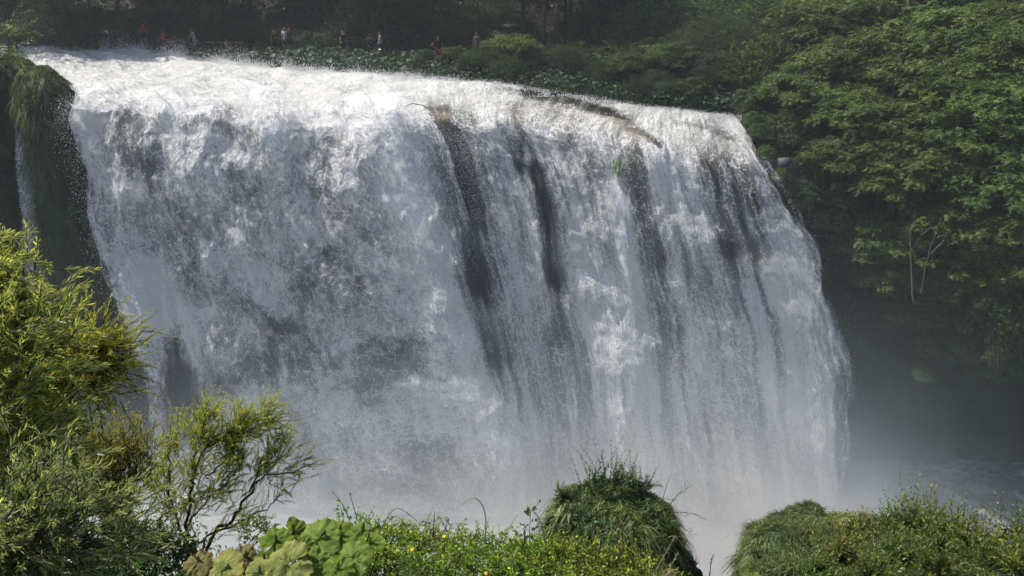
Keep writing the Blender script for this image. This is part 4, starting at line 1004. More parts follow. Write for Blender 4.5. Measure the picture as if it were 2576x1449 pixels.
person(PL(1102, 54.5, -4.15), PI + .25, 'man in a black shirt and red shorts with one hand on his hip', (.015, .015, .02), (.6, .05, .05), h=1.76, armR=(.2, .08, 1.0), elbR=(.42, -.05, 1.15), armL=(-.28, .1, .9),
       extra=lambda root, P: (lambda b: (box(b, np.array(P['hd1']) + [0, .1, -.008], (.14, .02, .03)), link('sunglasses', b.mesh('sunglasses', M_black), parent=root)))(Bag()))
person(PL(1199, 58, -4.0), PI - .5, 'person in a pale grey top almost lost among the bank leaves', (.3, .3, .33), (.05, .05, .05), h=1.68)
person(PL(1360, 57, -4.7), PI + .7, 'person in a dark jacket standing against the sunlit clearing', (.02, .025, .035), (.02, .02, .03), shorts=False, sleeve=1.0, armL=(.05, .25, 1.05))
person(PL(1412, 56.5, -5.0), PI - .3, 'person in a bright red shirt crouching over the railing', (.62, .03, .04), (.05, .03, .03), lean=.55, h=1.5, armL=(-.15, .5, 1.0), armR=(.15, .5, 1.0))
person(PL(1461, 57.5, -4.65), PI + .3, 'person in a dark maroon top at the right end of the railing', (.06, .02, .02), (.03, .03, .03), h=1.6, shorts=False)
# ------------------------------------------------------------------ what grows around the viewpoint
rg = np.random.default_rng(55)
GREEN_W = tint((.10, .155, .03), (.30, .33, .035), .22, .08, rg)
# ground the photographer stands on, falling away in front
xg = np.linspace(-9, 7, 90); yg = np.linspace(-6, 7.2, 90); X_, Y_ = np.meshgrid(xg, yg, indexing='ij')
lip = 4.9 + .35 * np.sin(X_ * 1.3) - .5 * np.clip(X_ - .6, 0, 3); 
Z_ = -2.35 - .20 * np.clip(Y_, -6, 3) - .42 * np.clip(Y_ - 2.2, 0, 3) - 7.5 * np.clip(Y_ - lip, 0, 9) + .25 * (fbm(X_ * 1.2, Y_ * 1.2, 220) - .5)
link('near_slope', mesh_from('near_slope', np.stack([X_, Y_, Z_ + CZ], -1).reshape(-1, 3), grid_faces(90, 90), M_soil, smooth=True), kind='structure')
def near_z(x, y):
    l_ = 4.9 + .35 * np.sin(x * 1.3) - .5 * np.clip(x - .6, 0, 3)
    return CZ - 2.35 - .20 * np.clip(y, -6, 3) - .42 * np.clip(y - 2.2, 0, 3) - 7.5 * np.clip(y - l_, 0, 9)

# --- near willows: boughs given by picture paths, leafy shoots along them
def willow(name, label, boughs, root_at, nshoots, shootL, leafL, leafW, nleaf, cf, group=None, sd=1, lift=.35, twig=.0045, spread=.5, loose=.3, second=0.):
    r_ = np.random.default_rng(sd)
    root = thing(name, label, 'willow', root_at, group)
    o = np.array(root_at); lb, sb, bb = Bag(), Bag(), Bag()
    for pts, R, wgt in boughs:
        q = np.array(pts, float); W_ = at(q[:, 0], q[:, 1], q[:, 2]); line = polyline(W_, 24); line += r_.normal(0, .012, line.shape)
        tubes(bb, (line - o)[None], (R * (1 - .82 * np.linspace(0, 1, 24)))[None], (.07, .05, .03), 6)
        n = max(3, int(nshoots * wgt)); t = r_.uniform(.12, 1.0, n); B = cr(W_, t * (len(W_) - 1))
        T = nrm(cr(W_, np.minimum(t * (len(W_) - 1) + .05, len(W_) - 1)) - cr(W_, np.maximum(t * (len(W_) - 1) - .05, 0)))
        D = nrm(T * r_.uniform(.5, 1.3, (n, 1)) + r_.normal(0, spread, (n, 3)) + [0.05, 0, lift])
        B = B + r_.normal(0, loose * .25, B.shape)
        shoots(lb, sb, B - o, D, shootL * r_.uniform(.5, 1.2, n), nleaf, leafL, leafW, cf, ang=.62, curve=r_.normal(0, .12, (n, 3)), sag=.1, long=True, stemR=twig, stemC=(.12, .09, .03), rg=r_, taperleaf=.4)
    link('trunk', bb.mesh('trunk', M_bark, True), parent=root)
    link('twigs', sb.mesh('twigs', M_bark), parent=root)
    link('foliage', lb.mesh('foliage', M_near), parent=root)
    return root
def near_pt(px, Y): q = at(px, 1000, Y); return np.array([q[0], q[1], near_z(q[0], q[1])])
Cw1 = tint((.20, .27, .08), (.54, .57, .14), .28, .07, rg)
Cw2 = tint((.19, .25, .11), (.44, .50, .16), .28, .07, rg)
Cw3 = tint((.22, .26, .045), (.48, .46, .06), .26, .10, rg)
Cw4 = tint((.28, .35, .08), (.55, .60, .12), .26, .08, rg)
rt = near_pt(-260, 4.3)
b1 = []
for y0, x1, y1 in [(640, 130, 590), (690, 95, 580), (740, 200, 660), (780, 260, 690), (840, 290, 735), (870, 240, 760), (930, 250, 800), (960, 225, 850), (1000, 240, 890), (1030, 215, 940), (1080, 240, 1000), (1110, 200, 1010), (1130, 215, 1050), (720, 60, 640), (800, 120, 700), (900, 130, 820), (980, 120, 900), (1060, 110, 980)]:
    b1.append(([(-260, 1150, 4.3), (-150, y0 + 60, 4.2), (-20 + rg.uniform(-20, 20), (y0 + y1) / 2 + 85, 4.1 + rg.uniform(-.3, .3)), (x1 - 105, y1 + 85, 4.1 + rg.uniform(-.3, .3))], .012, 1))
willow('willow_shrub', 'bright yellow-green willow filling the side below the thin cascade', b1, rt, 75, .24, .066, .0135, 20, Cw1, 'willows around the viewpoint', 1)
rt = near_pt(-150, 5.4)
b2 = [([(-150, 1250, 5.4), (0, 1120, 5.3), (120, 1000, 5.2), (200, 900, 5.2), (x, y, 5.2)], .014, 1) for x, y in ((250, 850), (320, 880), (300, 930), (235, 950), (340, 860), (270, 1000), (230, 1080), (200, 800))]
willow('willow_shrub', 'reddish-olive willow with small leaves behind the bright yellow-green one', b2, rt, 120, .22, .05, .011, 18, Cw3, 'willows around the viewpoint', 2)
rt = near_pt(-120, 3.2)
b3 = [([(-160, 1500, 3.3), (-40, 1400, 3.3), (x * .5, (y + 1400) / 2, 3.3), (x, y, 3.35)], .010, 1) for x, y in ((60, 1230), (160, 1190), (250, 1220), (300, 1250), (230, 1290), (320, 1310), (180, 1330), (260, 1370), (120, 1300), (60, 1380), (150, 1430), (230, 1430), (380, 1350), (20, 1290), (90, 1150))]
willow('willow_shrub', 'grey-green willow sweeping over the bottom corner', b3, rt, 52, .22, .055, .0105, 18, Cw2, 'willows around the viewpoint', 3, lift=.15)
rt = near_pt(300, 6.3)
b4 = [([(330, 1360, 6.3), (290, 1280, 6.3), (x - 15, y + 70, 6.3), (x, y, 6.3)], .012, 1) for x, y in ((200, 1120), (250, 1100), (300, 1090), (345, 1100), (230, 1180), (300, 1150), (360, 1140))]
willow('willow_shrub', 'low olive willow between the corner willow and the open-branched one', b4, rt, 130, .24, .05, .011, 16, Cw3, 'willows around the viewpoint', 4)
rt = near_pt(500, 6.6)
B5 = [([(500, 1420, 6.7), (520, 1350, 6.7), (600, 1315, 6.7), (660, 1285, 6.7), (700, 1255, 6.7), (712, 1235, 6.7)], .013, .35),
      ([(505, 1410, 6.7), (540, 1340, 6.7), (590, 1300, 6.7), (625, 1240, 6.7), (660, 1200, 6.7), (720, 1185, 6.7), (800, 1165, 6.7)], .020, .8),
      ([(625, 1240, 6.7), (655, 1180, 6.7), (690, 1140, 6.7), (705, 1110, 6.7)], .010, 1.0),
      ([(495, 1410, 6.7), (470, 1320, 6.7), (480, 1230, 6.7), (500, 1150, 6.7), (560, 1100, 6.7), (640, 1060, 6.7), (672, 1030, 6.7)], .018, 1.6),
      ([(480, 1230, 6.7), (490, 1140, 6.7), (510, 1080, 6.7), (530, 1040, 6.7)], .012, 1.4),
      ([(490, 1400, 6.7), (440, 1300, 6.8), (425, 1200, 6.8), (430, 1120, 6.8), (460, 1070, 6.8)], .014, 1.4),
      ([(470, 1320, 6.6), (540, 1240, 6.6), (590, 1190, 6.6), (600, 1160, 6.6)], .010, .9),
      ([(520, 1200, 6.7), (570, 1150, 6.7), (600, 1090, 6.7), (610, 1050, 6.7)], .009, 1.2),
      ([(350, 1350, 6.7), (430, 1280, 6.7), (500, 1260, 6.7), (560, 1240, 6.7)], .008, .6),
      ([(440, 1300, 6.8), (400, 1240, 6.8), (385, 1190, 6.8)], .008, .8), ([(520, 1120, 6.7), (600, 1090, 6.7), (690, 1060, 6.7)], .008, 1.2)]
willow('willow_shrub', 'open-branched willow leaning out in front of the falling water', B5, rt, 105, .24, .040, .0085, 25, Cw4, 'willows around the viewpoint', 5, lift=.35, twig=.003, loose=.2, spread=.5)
# spray of willow over the upper left rocks
rt = at(-160, 150, 30.); rt[2] -= 2
B6 = [([(-160, 150, 30.), (-60, y0, 30.), (x, y, 30.)], .02, 1) for y0, x, y in ((110, 40, 85), (130, 50, 125), (150, 40, 150), (90, 25, 60), (140, 30, 140))]
willow('overhanging_willow', 'pale willow spray reaching over the foaming river at the upper corner', B6, rt, 26, .9, .2, .035, 14, tint((.12, .16, .07), (.22, .26, .10), .25, .06, rg), None, 6, lift=.1, twig=.012, spread=.35)

# --- broad-leaved thickets (bramble, ivy) as separate bushes
def thicket(px, py, Y, rx, ry, rz_, n, label, name, cat, group, L, base, hi, sd, cover=1.0, trif=True, parts_extra=None):
    r_ = np.random.default_rng(sd); c0 = at(px, py, Y); root_at = np.array([c0[0], c0[1], c0[2] - rz_]); root = thing(name, label, cat, root_at, group)
    lb, sb = Bag(), Bag(); k = n // 9
    v = sphere_pts(k, r_); v[:, 2] = np.abs(v[:, 2]) * 1.2 - .35; v[:, 1] -= .15 * r_.random(k)
    B = v * [rx, ry, rz_] * r_.uniform(.55, 1.03, (k, 1)) * (1 + .12 * r_.normal(0, 1, (k, 1))) + [0, 0, rz_]
    D = nrm(v * .6 + r_.normal(0, .6, (k, 3)) + [0, 0, .5])
    shoots(lb, sb, B, D, L * r_.uniform(2.2, 5.0, k), 9, L, L * .58, tint(base, hi, .28, .10, r_), ang=.95, sag=.15, rg=r_, stemR=.003, stemC=(.10, .06, .03), taperleaf=.45, fold=.16)
    link('twigs', sb.mesh('twigs', M_bark), parent=root); link('foliage', lb.mesh('foliage', M_leaf), parent=root)
    return root
BR = 'bramble bushes along the edge below the viewpoint'
br_words = ['bramble bush with yellowing leaves', 'dense green bramble bush', 'bramble bush with reddish stems']
spots = [(600, 1475, 4.7, .34, .12), (930, 1395, 4.8, .36, .24), (900, 1475, 4.3, .42, .16), (1020, 1408, 4.7, .40, .22), (1000, 1480, 4.2, .5, .2), (1120, 1420, 4.6, .42, .20), (1180, 1470, 4.2, .5, .2), (1240, 1432, 4.5, .42, .18), (1350, 1440, 4.4, .42, .19), (1360, 1490, 4.1, .45, .2), (1450, 1452, 4.3, .36, .17), (1540, 1472, 4.2, .34, .14), (1620, 1505, 4.1, .3, .10)]
near_what = ['under the yellowing butterbur leaf', 'directly right of the pale butterbur leaves', 'below the butterbur leaves on the frame edge', 'with the arched dead cane on it', 'with the small yellow flower below it', 'left of the tall arched cane', 'in the lowest row under the arched cane', 'at the foot of the tall arched cane', 'beside the upright young shoot', 'in the lowest row under the young shoot', 'in front of the mossy pillar base', 'right under the middle of the mossy pillar', 'at the pale thread of water beside the pillar']
for i, (px, py, Y, rx, rz_) in enumerate(spots):
    thicket(px, py, Y, rx, .34, rz_, 2300, f"{br_words[i % 3]} {near_what[i]}", 'bramble_bush', 'bramble', BR, .036, (.10, .18, .025), (.36, .42, .045), 400 + i)
IV = 'dark leafy bushes under the willows'
for i, (px, py, Y, rx, rz_, lab) in enumerate([(30, 1120, 5.4, .36, .30, 'glossy dark bush under the bright willow beside the frame edge'), (130, 1110, 5.9, .30, .26, 'dark green bush just left of the low olive willow'), (40, 1290, 4.8, .4, .34, 'dark bush behind the sweeping grey-green willow'), (330, 1400, 5.2, .30, .24, 'dark ivy-leaved bush left of the brown butterbur leaf'), (410, 1425, 5.0, .26, .20, 'small dark bush touching the brown butterbur leaf'), (240, 1470, 4.6, .40, .22, 'dark bush at the bottom edge under the grey-green willow'), (560, 1500, 4.6, .4, .14, 'dark green bush under the yellowing butterbur leaf')]):
    thicket(px, py, Y, rx, .3, rz_, 2400, lab, 'dark_bush', 'bush', IV, .046, (.03, .075, .014), (.075, .15, .02), 440 + i)
thicket(640, 1340, 5.3, .12, .1, .10, 500, 'small bright bush between the butterbur and the bare willow stem', 'green_bush', 'bush', None, .034, (.09, .16, .02), (.2, .28, .03), 460)

# --- butterbur: big round leaves on stalks
def mat_bigleaf():
    m, nt = newmat('butterbur_leaf'); g = NT(nt)
    a = g.n('ShaderNodeAttribute', attribute_name='Col'); tc = g.n('ShaderNodeTexCoord')
    n = g.n('ShaderNodeTexNoise', i_Scale=14.0, i_Detail=6, i_Roughness=.7); g.l(tc.outputs['Object'], n.inputs['Vector'])
    hs = g.n('ShaderNodeHueSaturation'); g.l(a.outputs['Color'], hs.inputs['Color']); g.l(g.ramp(n.outputs[0], .3, .7, .75, 1.2), hs.inputs['Value'])
    n2 = g.n('ShaderNodeTexNoise', i_Scale=5.0, i_Detail=4, i_Roughness=.8); g.l(tc.outputs['Object'], n2.inputs['Vector'])
    c = g.mixc(g.ramp(n2.outputs[0], .64, .74), hs.outputs[0], (.16, .10, .04))
    d = g.n('ShaderNodeBsdfDiffuse'); t = g.n('ShaderNodeBsdfTranslucent'); g.l(c, d.inputs[0]); g.l(c, t.inputs[0])
    bp = g.n('ShaderNodeBump', i_Strength=.7, i_Distance=.012); g.l(n.outputs[0], bp.inputs['Height']); g.l(bp.outputs[0], d.inputs['Normal'])
    mx = g.n('ShaderNodeMixShader'); mx.inputs[0].default_value = .38; g.l(d.outputs[0], mx.inputs[1]); g.l(t.outputs[0], mx.inputs[2])
    o = g.n('ShaderNodeOutputMaterial'); g.l(mx.outputs[0], o.inputs[0]); return m
M_big = mat_bigleaf()
def bigleaf(parent, o, c, R, nrml, heading, colr, sd, curl=.25):
    """round lobed leaf with raised radial veins; the notch faces the stalk"""
    r_ = np.random.default_rng(sd); na, nr = 96, 14
    an = np.linspace(.12, 2 * np.pi - .12, na); rr = np.linspace(0, 1, nr)
    lob = 1 + .05 * np.cos(an * 7 + r_.uniform(0, 6)) + .22 * (fbm(an * 2.3, 0 * an + sd, sd + 2, 3) - .5) + .08 * fbm(an * 5, 0 * an, sd, 4) + .025 * np.sin(an * 41) + .04 * r_.normal(size=na) * .4
    lob *= .72 + .28 * sstep(0, .9, np.minimum(an, 2 * np.pi - an))
    A_, R_ = np.meshgrid(an, rr, indexing='ij'); rad = R_ * lob[:, None] * R
    vein = np.abs(np.cos(A_ * 3.5)) ** 30 + .35 * np.abs(np.cos(A_ * 10.5 + R_ * 2)) ** 24 * R_
    z = -curl * R * R_ ** 2.2 + .05 * R * R_ * (np.cos(A_ * 5 + sd) * .5) + .30 * R * (fbm(A_ * 2.2, R_ * 3, sd + 3, 4) - .5) + .06 * R * R_ - .035 * R * vein * (1 - R_ * .6)
    z += .07 * R * R_ ** 4 * np.sin(A_ * 13 + sd) + .03 * R * (fbm(A_ * 9, R_ * 9, sd + 5, 3) - .5)
    n_ = nrm(np.array(nrml, float)); hx = nrm(np.cross(n_, [math.sin(heading), math.cos(heading), .01])); hy = np.cross(n_, hx)
    V = c + hx * (np.cos(A_) * rad)[..., None] + hy * (np.sin(A_) * rad)[..., None] + n_ * z[..., None]
    base = np.array(colr[0]); edge = np.array(colr[1])
    C = base + (edge - base) * (R_ ** 2)[..., None] * (.5 + .5 * fbm(A_ * 3, R_ * 3, sd + 8, 3))[..., None]
    C = C + (vein * (1 - R_ * .7))[..., None] * np.array([.12, .13, .06]) * 1.1
    me = mesh_from('leaf', (V - o).reshape(-1, 3), grid_faces(na, nr), M_big, C.reshape(-1, 3), True)
    lf = link('leaf', me, parent=parent)
    b = Bag(); st = polyline([c - o + n_ * -.01, c - o + [r_.normal(0, .03), .03, -.15], [(c - o)[0] * .4, (c - o)[1] * .4, min((c - o)[2] - .3, 0)]], 8); tubes(b, st[None], .007, (.16, .18, .06), 6)
    link('stalk', b.mesh('stalk', matc('stalk', (.14, .18, .05))), parent=lf)
G1 = ((.12, .20, .035), (.20, .27, .05)); G2 = ((.17, .25, .06), (.22, .30, .07)); Y1 = ((.26, .31, .10), (.36, .36, .12)); BN = ((.25, .25, .10), (.24, .17, .07)); YB = ((.28, .33, .10), (.36, .31, .10))
BB = [('clump of fresh green butterbur leaves standing highest above the bramble', [(665, 1395, 4.9, .12, G1), (930, 1345, 4.9, .13, G1), (905, 1320, 5.0, .10, G2), (760, 1355, 4.8, .11, G1), (690, 1348, 5.0, .17, G1), (735, 1320, 5.2, .16, G1), (800, 1335, 4.9, .20, G2), (850, 1325, 5.0, .17, G1), (820, 1310, 5.2, .12, G2)]),
      ('large pale yellow-green butterbur leaf spread beside the fresh clump', [(722, 1400, 4.6, .24, Y1), (790, 1392, 4.7, .15, G2)]),
      ('pair of pale green butterbur leaves facing the bramble', [(885, 1382, 4.6, .17, G2), (850, 1410, 4.5, .14, G1)]),
      ('withered brown and yellow butterbur leaves near the willow stem', [(498, 1392, 5.1, .14, BN), (560, 1412, 4.8, .20, YB), (610, 1380, 5.0, .13, BN), (650, 1420, 4.7, .14, Y1)])]
for i, (lab, lv) in enumerate(BB):
    c0 = at(lv[0][0], lv[0][1], lv[0][2]); o_ = np.array([c0[0], c0[1], near_z(c0[0], c0[1])]); o_[2] = min(o_[2], c0[2] - .35)
    lv = [(a_, b_ + 22, c_ - .45, d_ * .70, e_) for a_, b_, c_, d_, e_ in lv]
    root = thing('butterbur_plant', lab, 'butterbur', o_, 'butterbur plants below the viewpoint')
    for j, (px, py, Y, R, cc) in enumerate(lv):
        bigleaf(root, o_, at(px, py, Y), R, (rg.normal(0, .2), -.55 + rg.normal(0, .12), .85), rg.uniform(-1, 1) + (2.6 if (i, j) == (1, 0) else 0), cc, 500 + i * 10 + j, .22)

# --- dead canes, bramble stems, young shoot, flowers
def cane(pts, R, name, label, cat, group=None, mat=None, thorns=True, sd=0):
    r_ = np.random.default_rng(sd); q = np.array(pts, float); W_ = at(q[:, 0], q[:, 1], q[:, 2]); o_ = W_[0]
    line = polyline(W_, 30) - o_; b = Bag(); tubes(b, line[None], (R * (1 - .6 * np.linspace(0, 1, 30)))[None], (.3, .25, .2), 5)
    if thorns:
        i = r_.integers(1, 29, 26); d = nrm(r_.normal(size=(26, 3))); tubes(b, np.stack([line[i], line[i] + d * R * 3], 1), np.array([[R * .6, R * .1]]), (.3, .2, .15), 3)
    return tag(link(name, b.mesh(name, mat or M_dead), loc=o_), label, cat, group)
CG = 'bare canes sticking out of the bramble'
CN = [([(1210, 1430, 4.5), (1222, 1330, 4.5), (1215, 1275, 4.5), (1190, 1252, 4.5), (1163, 1270, 4.5)], 'tall arched thorny cane hooking over to one side in front of the water'),
      ([(955, 1345, 4.7), (968, 1312, 4.7), (990, 1283, 4.7), (1012, 1282, 4.7), (1050, 1312, 4.7)], 'low arched cane bowing over the bramble near the butterbur'),
      ([(1088, 1350, 4.6), (1094, 1285, 4.6)], 'short upright dark cane between the two arched canes'),
      ([(1115, 1345, 4.6), (1128, 1308, 4.6)], 'short leaning twig just right of the upright dark cane'),
      ([(1380, 1420, 4.4), (1365, 1330, 4.4), (1345, 1290, 4.4), (1320, 1280, 4.4)], 'pale drooping cane beside the young shoot'),
      ([(1378, 1400, 4.4), (1400, 1365, 4.4)], 'short forked twig at the foot of the pale drooping cane'),
      ([(1500, 1440, 4.3), (1515, 1350, 4.3), (1530, 1290, 4.3)], 'thin cane crossing the side of the mossy pillar'),
      ([(1548, 1430, 4.3), (1570, 1360, 4.3)], 'thin twig in the middle of the mossy pillar'),
      ([(1600, 1449, 4.2), (1620, 1370, 4.2)], 'thin upright twig in front of the pillar foot'),
      ([(1630, 1470, 4.2), (1670, 1400, 4.2), (1700, 1345, 4.2)], 'long slanting dry cane in front of the pillar'),
      ([(1660, 1480, 4.2), (1690, 1420, 4.2), (1705, 1390, 4.2)], 'shorter slanting dry cane near the pillar edge'),
      ([(1785, 1449, 4.1), (1790, 1410, 4.1), (1795, 1395, 4.1)], 'lone twig tip standing against the white mist'),
      ([(880, 1310, 4.9), (862, 1270, 4.9), (835, 1235, 4.9)], 'thin dark twig above the butterbur clump'),
      ([(900, 1312, 4.9), (885, 1260, 4.9), (880, 1240, 4.9)], 'thin dark twig right beside the one above the butterbur')]
for i, (pts, lab) in enumerate(CN): cane(pts, .0048 if i in (0, 1, 4) else .0036, 'bramble_cane', lab, 'cane', CG, M_dead if i in (0, 1, 4, 9, 10) else M_bark, sd=i)
def shoot_plant(pts, label, name, cat, L, n, cc, sd, group=None, stemR=.004):
    r_ = np.random.default_rng(sd); q = np.array(pts, float); W_ = at(q[:, 0], q[:, 1], q[:, 2]); o_ = W_[0]; root = thing(name, label, cat, o_, group)
    line = polyline(W_, 20) - o_; b = Bag(); tubes(b, line[None], (stemR * (1 - .6 * np.linspace(0, 1, 20)))[None], (.15, .12, .05), 5); link('stem', b.mesh('stem', M_bark), parent=root)
    t = np.linspace(.35, 1, n); B = cr(line, t * 19); a = np.arange(n) * 2.4; D = np.stack([np.cos(a), np.sin(a) * .6, 0 * a + .1], -1) * (1.1 - .6 * t)[:, None] + [0, 0, .25]
    lb = Bag(); shoots(lb, None, B, D, L * 1.6, 4, L, L * .6, tint(cc[0], cc[1], .2, .08, r_), ang=.8, rg=r_); link('foliage', lb.mesh('foliage', M_leaf), parent=root)
    return root
shoot_plant([(1335, 1420, 4.4), (1332, 1350, 4.4), (1335, 1288, 4.4)], 'upright young bramble shoot with a few leaves against the water', 'young_shoot', 'shoot', .045, 9, ((.06, .12, .02), (.14, .2, .03)), 3)
shoot_plant([(870, 1330, 4.8), (862, 1300, 4.8), (858, 1278, 4.8)], 'small upright herb on top of the butterbur clump', 'young_shoot', 'shoot', .04, 7, ((.10, .17, .02), (.2, .28, .03)), 4)
def daisy(px, py, Y, label, sd):
    c = at(px, py, Y); root = thing('yellow_flower', label, 'flower', c - [0, 0, .12], 'yellow flowers in the bramble'); b = Bag(); a = np.linspace(0, 2 * np.pi, 14)[:-1]
    D = np.stack([np.cos(a), np.sin(a) * .7, np.sin(a) * .5 + .1], -1); leaf_quads(b, np.tile([0, 0, .12], (13, 1)), D, np.tile([0, -.6, .8], (13, 1)), .014, .007, (.7, .5, .02)); link('petals', b.mesh('petals', M_leaf), parent=root)
    b = Bag(); tubes(b, np.array([[[0, 0, 0], [.003, 0, .06], [0, 0, .12]]]), .0022, (.1, .15, .03), 4); link('stem', b.mesh('stem', M_bark), parent=root)
daisy(1117, 1349, 4.25, 'small yellow flower facing out near the two short twigs', 1); daisy(1036, 1382, 4.15, 'small yellow flower lower down beside the pale butterbur leaf', 2); daisy(1222 + 0, 1442, 4.0, 'tiny yellow flower at the bottom edge of the bramble', 3)
# grass tufts among the bramble
def tuft(px, py, Y, n, L, label, cc, sd, name='grass_tuft', group='grass tufts around the bramble', wd=.006, sp=.05):
    r_ = np.random.default_rng(sd); c = at(px, py, Y); b = Bag(); P = r_.normal(0, sp, (n, 3)) * [1, .6, .2]; N = np.tile([.1, -.2, 1.], (n, 1))
    blades(b, P, N, L * r_.uniform(.6, 1.2, n), wd, np.array(cc) * np.exp(r_.normal(0, .25, (n, 1))), .55, r_); tag(link(name, b.mesh(name, M_grass), loc=c), label, 'grass tuft', group)
tuft(905, 1400, 4.5, 60, .3, 'arching grass blades behind the pale butterbur leaves', (.13, .2, .03), 1); tuft(1195, 1400, 4.2, 60, .22, 'grass tuft below the tall arched cane', (.14, .2, .04), 2)
tuft(1320, 1385, 4.2, 16, .22, 'single broad grass blades beside the young shoot', (.12, .2, .03), 3, wd=.010); tuft(1040, 1440, 4.1, 80, .25, 'grass tuft at the bottom edge near the lower yellow flower', (.12, .19, .04), 4); tuft(1660, 1470, 4.0, 90, .2, 'pale dry grass tuft at the pillar foot', (.28, .25, .12), 5)

# ------------------------------------------------------------------ mossy pillar and grassy spur standing in the mist
rg2 = np.random.default_rng(91); rg = rg2
r3, P3_, n3_, c3_ = column([(1252, 1515, 1570), (1258, 1470, 1625), (1272, 1430, 1660), (1300, 1408, 1682), (1335, 1400, 1692), (1380, 1398, 1700), (1430, 1396, 1725), (1520, 1390, 1770), (1800, 1370, 1800), (2600, 1300, 1850)],
    15.0, -1.0, 'mossy_pillar', 'free-standing mossy pillar with a tuft of shrubs on top in front of the fall', None, 240)
clothe(r3, P3_, n3_, 30000, .62, .40, .014, ((.06, .105, .03), (.21, .26, .075)), 1.1, 1.5)
clothe(r3, P3_, n3_, 16000, .95, .16, .045, ((.03, .07, .02), (.07, .11, .03)), .4, 1.5, part='creeper')
def small_bush(px, py, Y, s, label, kd='broad', name='shrub', group='shrubs on the mossy pillar', seed=1, hi=(.17, .22, .07), base=(.06, .10, .035), h=.9, n=26, nl=18, L=.035, up=1.0):
    r_ = np.random.default_rng(seed); c = at(px, py, Y); root = thing(name, label, 'shrub', c, group); lb, sb = Bag(), Bag()
    D = nrm(r_.normal(0, .38, (n, 3)) + [0, 0, up]); B = r_.normal(0, .07, (n, 3)) * s * [1, 1, .2]
    shoots(lb, sb, B, D, s * h * r_.uniform(.5, 1.1, n), nl, L, L * .42, tint(base, hi, .25, .1, r_), ang=.8, sag=.05, rg=r_, stemR=.004)
    link('stems', sb.mesh('stems', M_bark), parent=root); link('foliage', lb.mesh('foliage', M_leaf), parent=root); return root
for i, (px, py, s, lab) in enumerate([(1485, 1222, .62, 'tall twiggy shrub nearest the hooked cane on the pillar top'), (1512, 1215, .85, 'tallest spiky shrub in the middle of the pillar top'), (1548, 1215, .62, 'feathery shrub right of the tallest spiky one'), (1590, 1218, .58, 'rounded shrub with seed heads on the pillar top'), (1620, 1222, .45, 'low shrub at the shoulder of the pillar'), (1415, 1240, .34, 'thin twig shrub sticking out beside the pillar shoulder')]):
    small_bush(px, py + 12, 15.0, s * 1.35, lab, seed=600 + i, L=.085, n=13, nl=26, h=1.0, up=1.5)
for i, (x1, y1, x2, y2, lab) in enumerate([(1680, 1275, 1730, 1228, 'leafy sprig rising outward from the pillar shoulder'), (1685, 1290, 1765, 1300, 'leafy sprig held level out over the white mist'), (1685, 1310, 1740, 1345, 'leafy sprig drooping out over the white mist'), (1665, 1265, 1690, 1190, 'thin dry flower stalk above the pillar shoulder')]):
    W_ = at(np.array([x1, (x1 + x2) / 2, x2]), np.array([y1, (y1 + y2) / 2 - 6, y2]), np.full(3, 14.6)); o_ = W_[0]; root = thing('leafy_sprig', lab, 'sprig', o_, 'sprigs leaning out from the pillar')
    b = Bag(); ln = polyline(W_, 12) - o_; tubes(b, ln[None], (.009 * (1 - .7 * np.linspace(0, 1, 12)))[None], (.1, .08, .05), 5); link('stem', b.mesh('stem', M_bark), parent=root)
    if i < 3:
        lb = Bag(); r_ = np.random.default_rng(i); B = cr(ln, np.linspace(1, 11, 16)); D = nrm(r_.normal(0, .5, (16, 3)) + (ln[-1] - ln[0]) * 1.2); shoots(lb, None, B, D, .14, 7, .045, .015, tint((.06, .09, .035), (.12, .16, .05), .2, .08, r_), rg=r_); link('foliage', lb.mesh('foliage', M_leaf), parent=root)
b = Bag(); W_ = at(np.array([1392, 1380, 1375]), np.array([1300, 1305, 1322]), np.array([14.3, 14.1, 14.1])); tubes(b, (polyline(W_, 8) - W_[0])[None], np.array([[.03, .03, .032, .035, .04, .045, .05, .02]]), (.2, .2, .2), 7)
tag(link('root_stub', b.mesh('root_stub', M_moss), loc=W_[0]), 'stubby mossy root poking out of the pillar side', 'root')

# grassy spur, bottom right
SPUR = np.array([
 [(1895, 1470, 12.5), (1875, 1560, 11.5), (1840, 2000, 10.5), (1800, 2900, 9.5)],
 [(1905, 1345, 15.0), (1885, 1440, 13.0), (1860, 1700, 12.0), (1800, 2900, 10.)],
 [(1962, 1318, 15.6), (1950, 1390, 13.6), (1940, 1550, 12.0), (1900, 2500, 9.)],
 [(2075, 1306, 16.0), (2060, 1370, 14.2), (2050, 1500, 12.3), (2040, 2300, 8.)],
 [(2180, 1318, 15.6), (2170, 1375, 14.0), (2160, 1500, 12.0), (2150, 2200, 7.5)],
 [(2330, 1335, 14.8), (2320, 1390, 13.4), (2310, 1500, 11.6), (2300, 2200, 7.)],
 [(2480, 1360, 14.2), (2470, 1410, 12.8), (2460, 1500, 11.2), (2460, 2200, 6.5)],
 [(2750, 1370, 13.5), (2740, 1420, 12.), (2740, 1500, 10.6), (2740, 2200, 6.)]], float)
SW = at(SPUR[..., 0], SPUR[..., 1], SPUR[..., 2])
back = SW[:, :1] + [0, 1.2, -2.5]; back2 = SW[:, :1] + [0, 2.2, -17]
SW = np.concatenate([back2, back, SW], 1)
a = cr(SW, np.linspace(0, 7, 110)); Psp = np.swapaxes(cr(np.swapaxes(a, 0, 1), np.linspace(0, 5, 120)), 0, 1)
Psp[..., 2] += .5 * (fbm(Psp[..., 0] * .9, Psp[..., 1] * .9, 250, 5) - .5)
link('grassy_spur', mesh_from('grassy_spur', Psp.reshape(-1, 3), grid_faces(110, 120), M_moss, smooth=True), kind='structure')
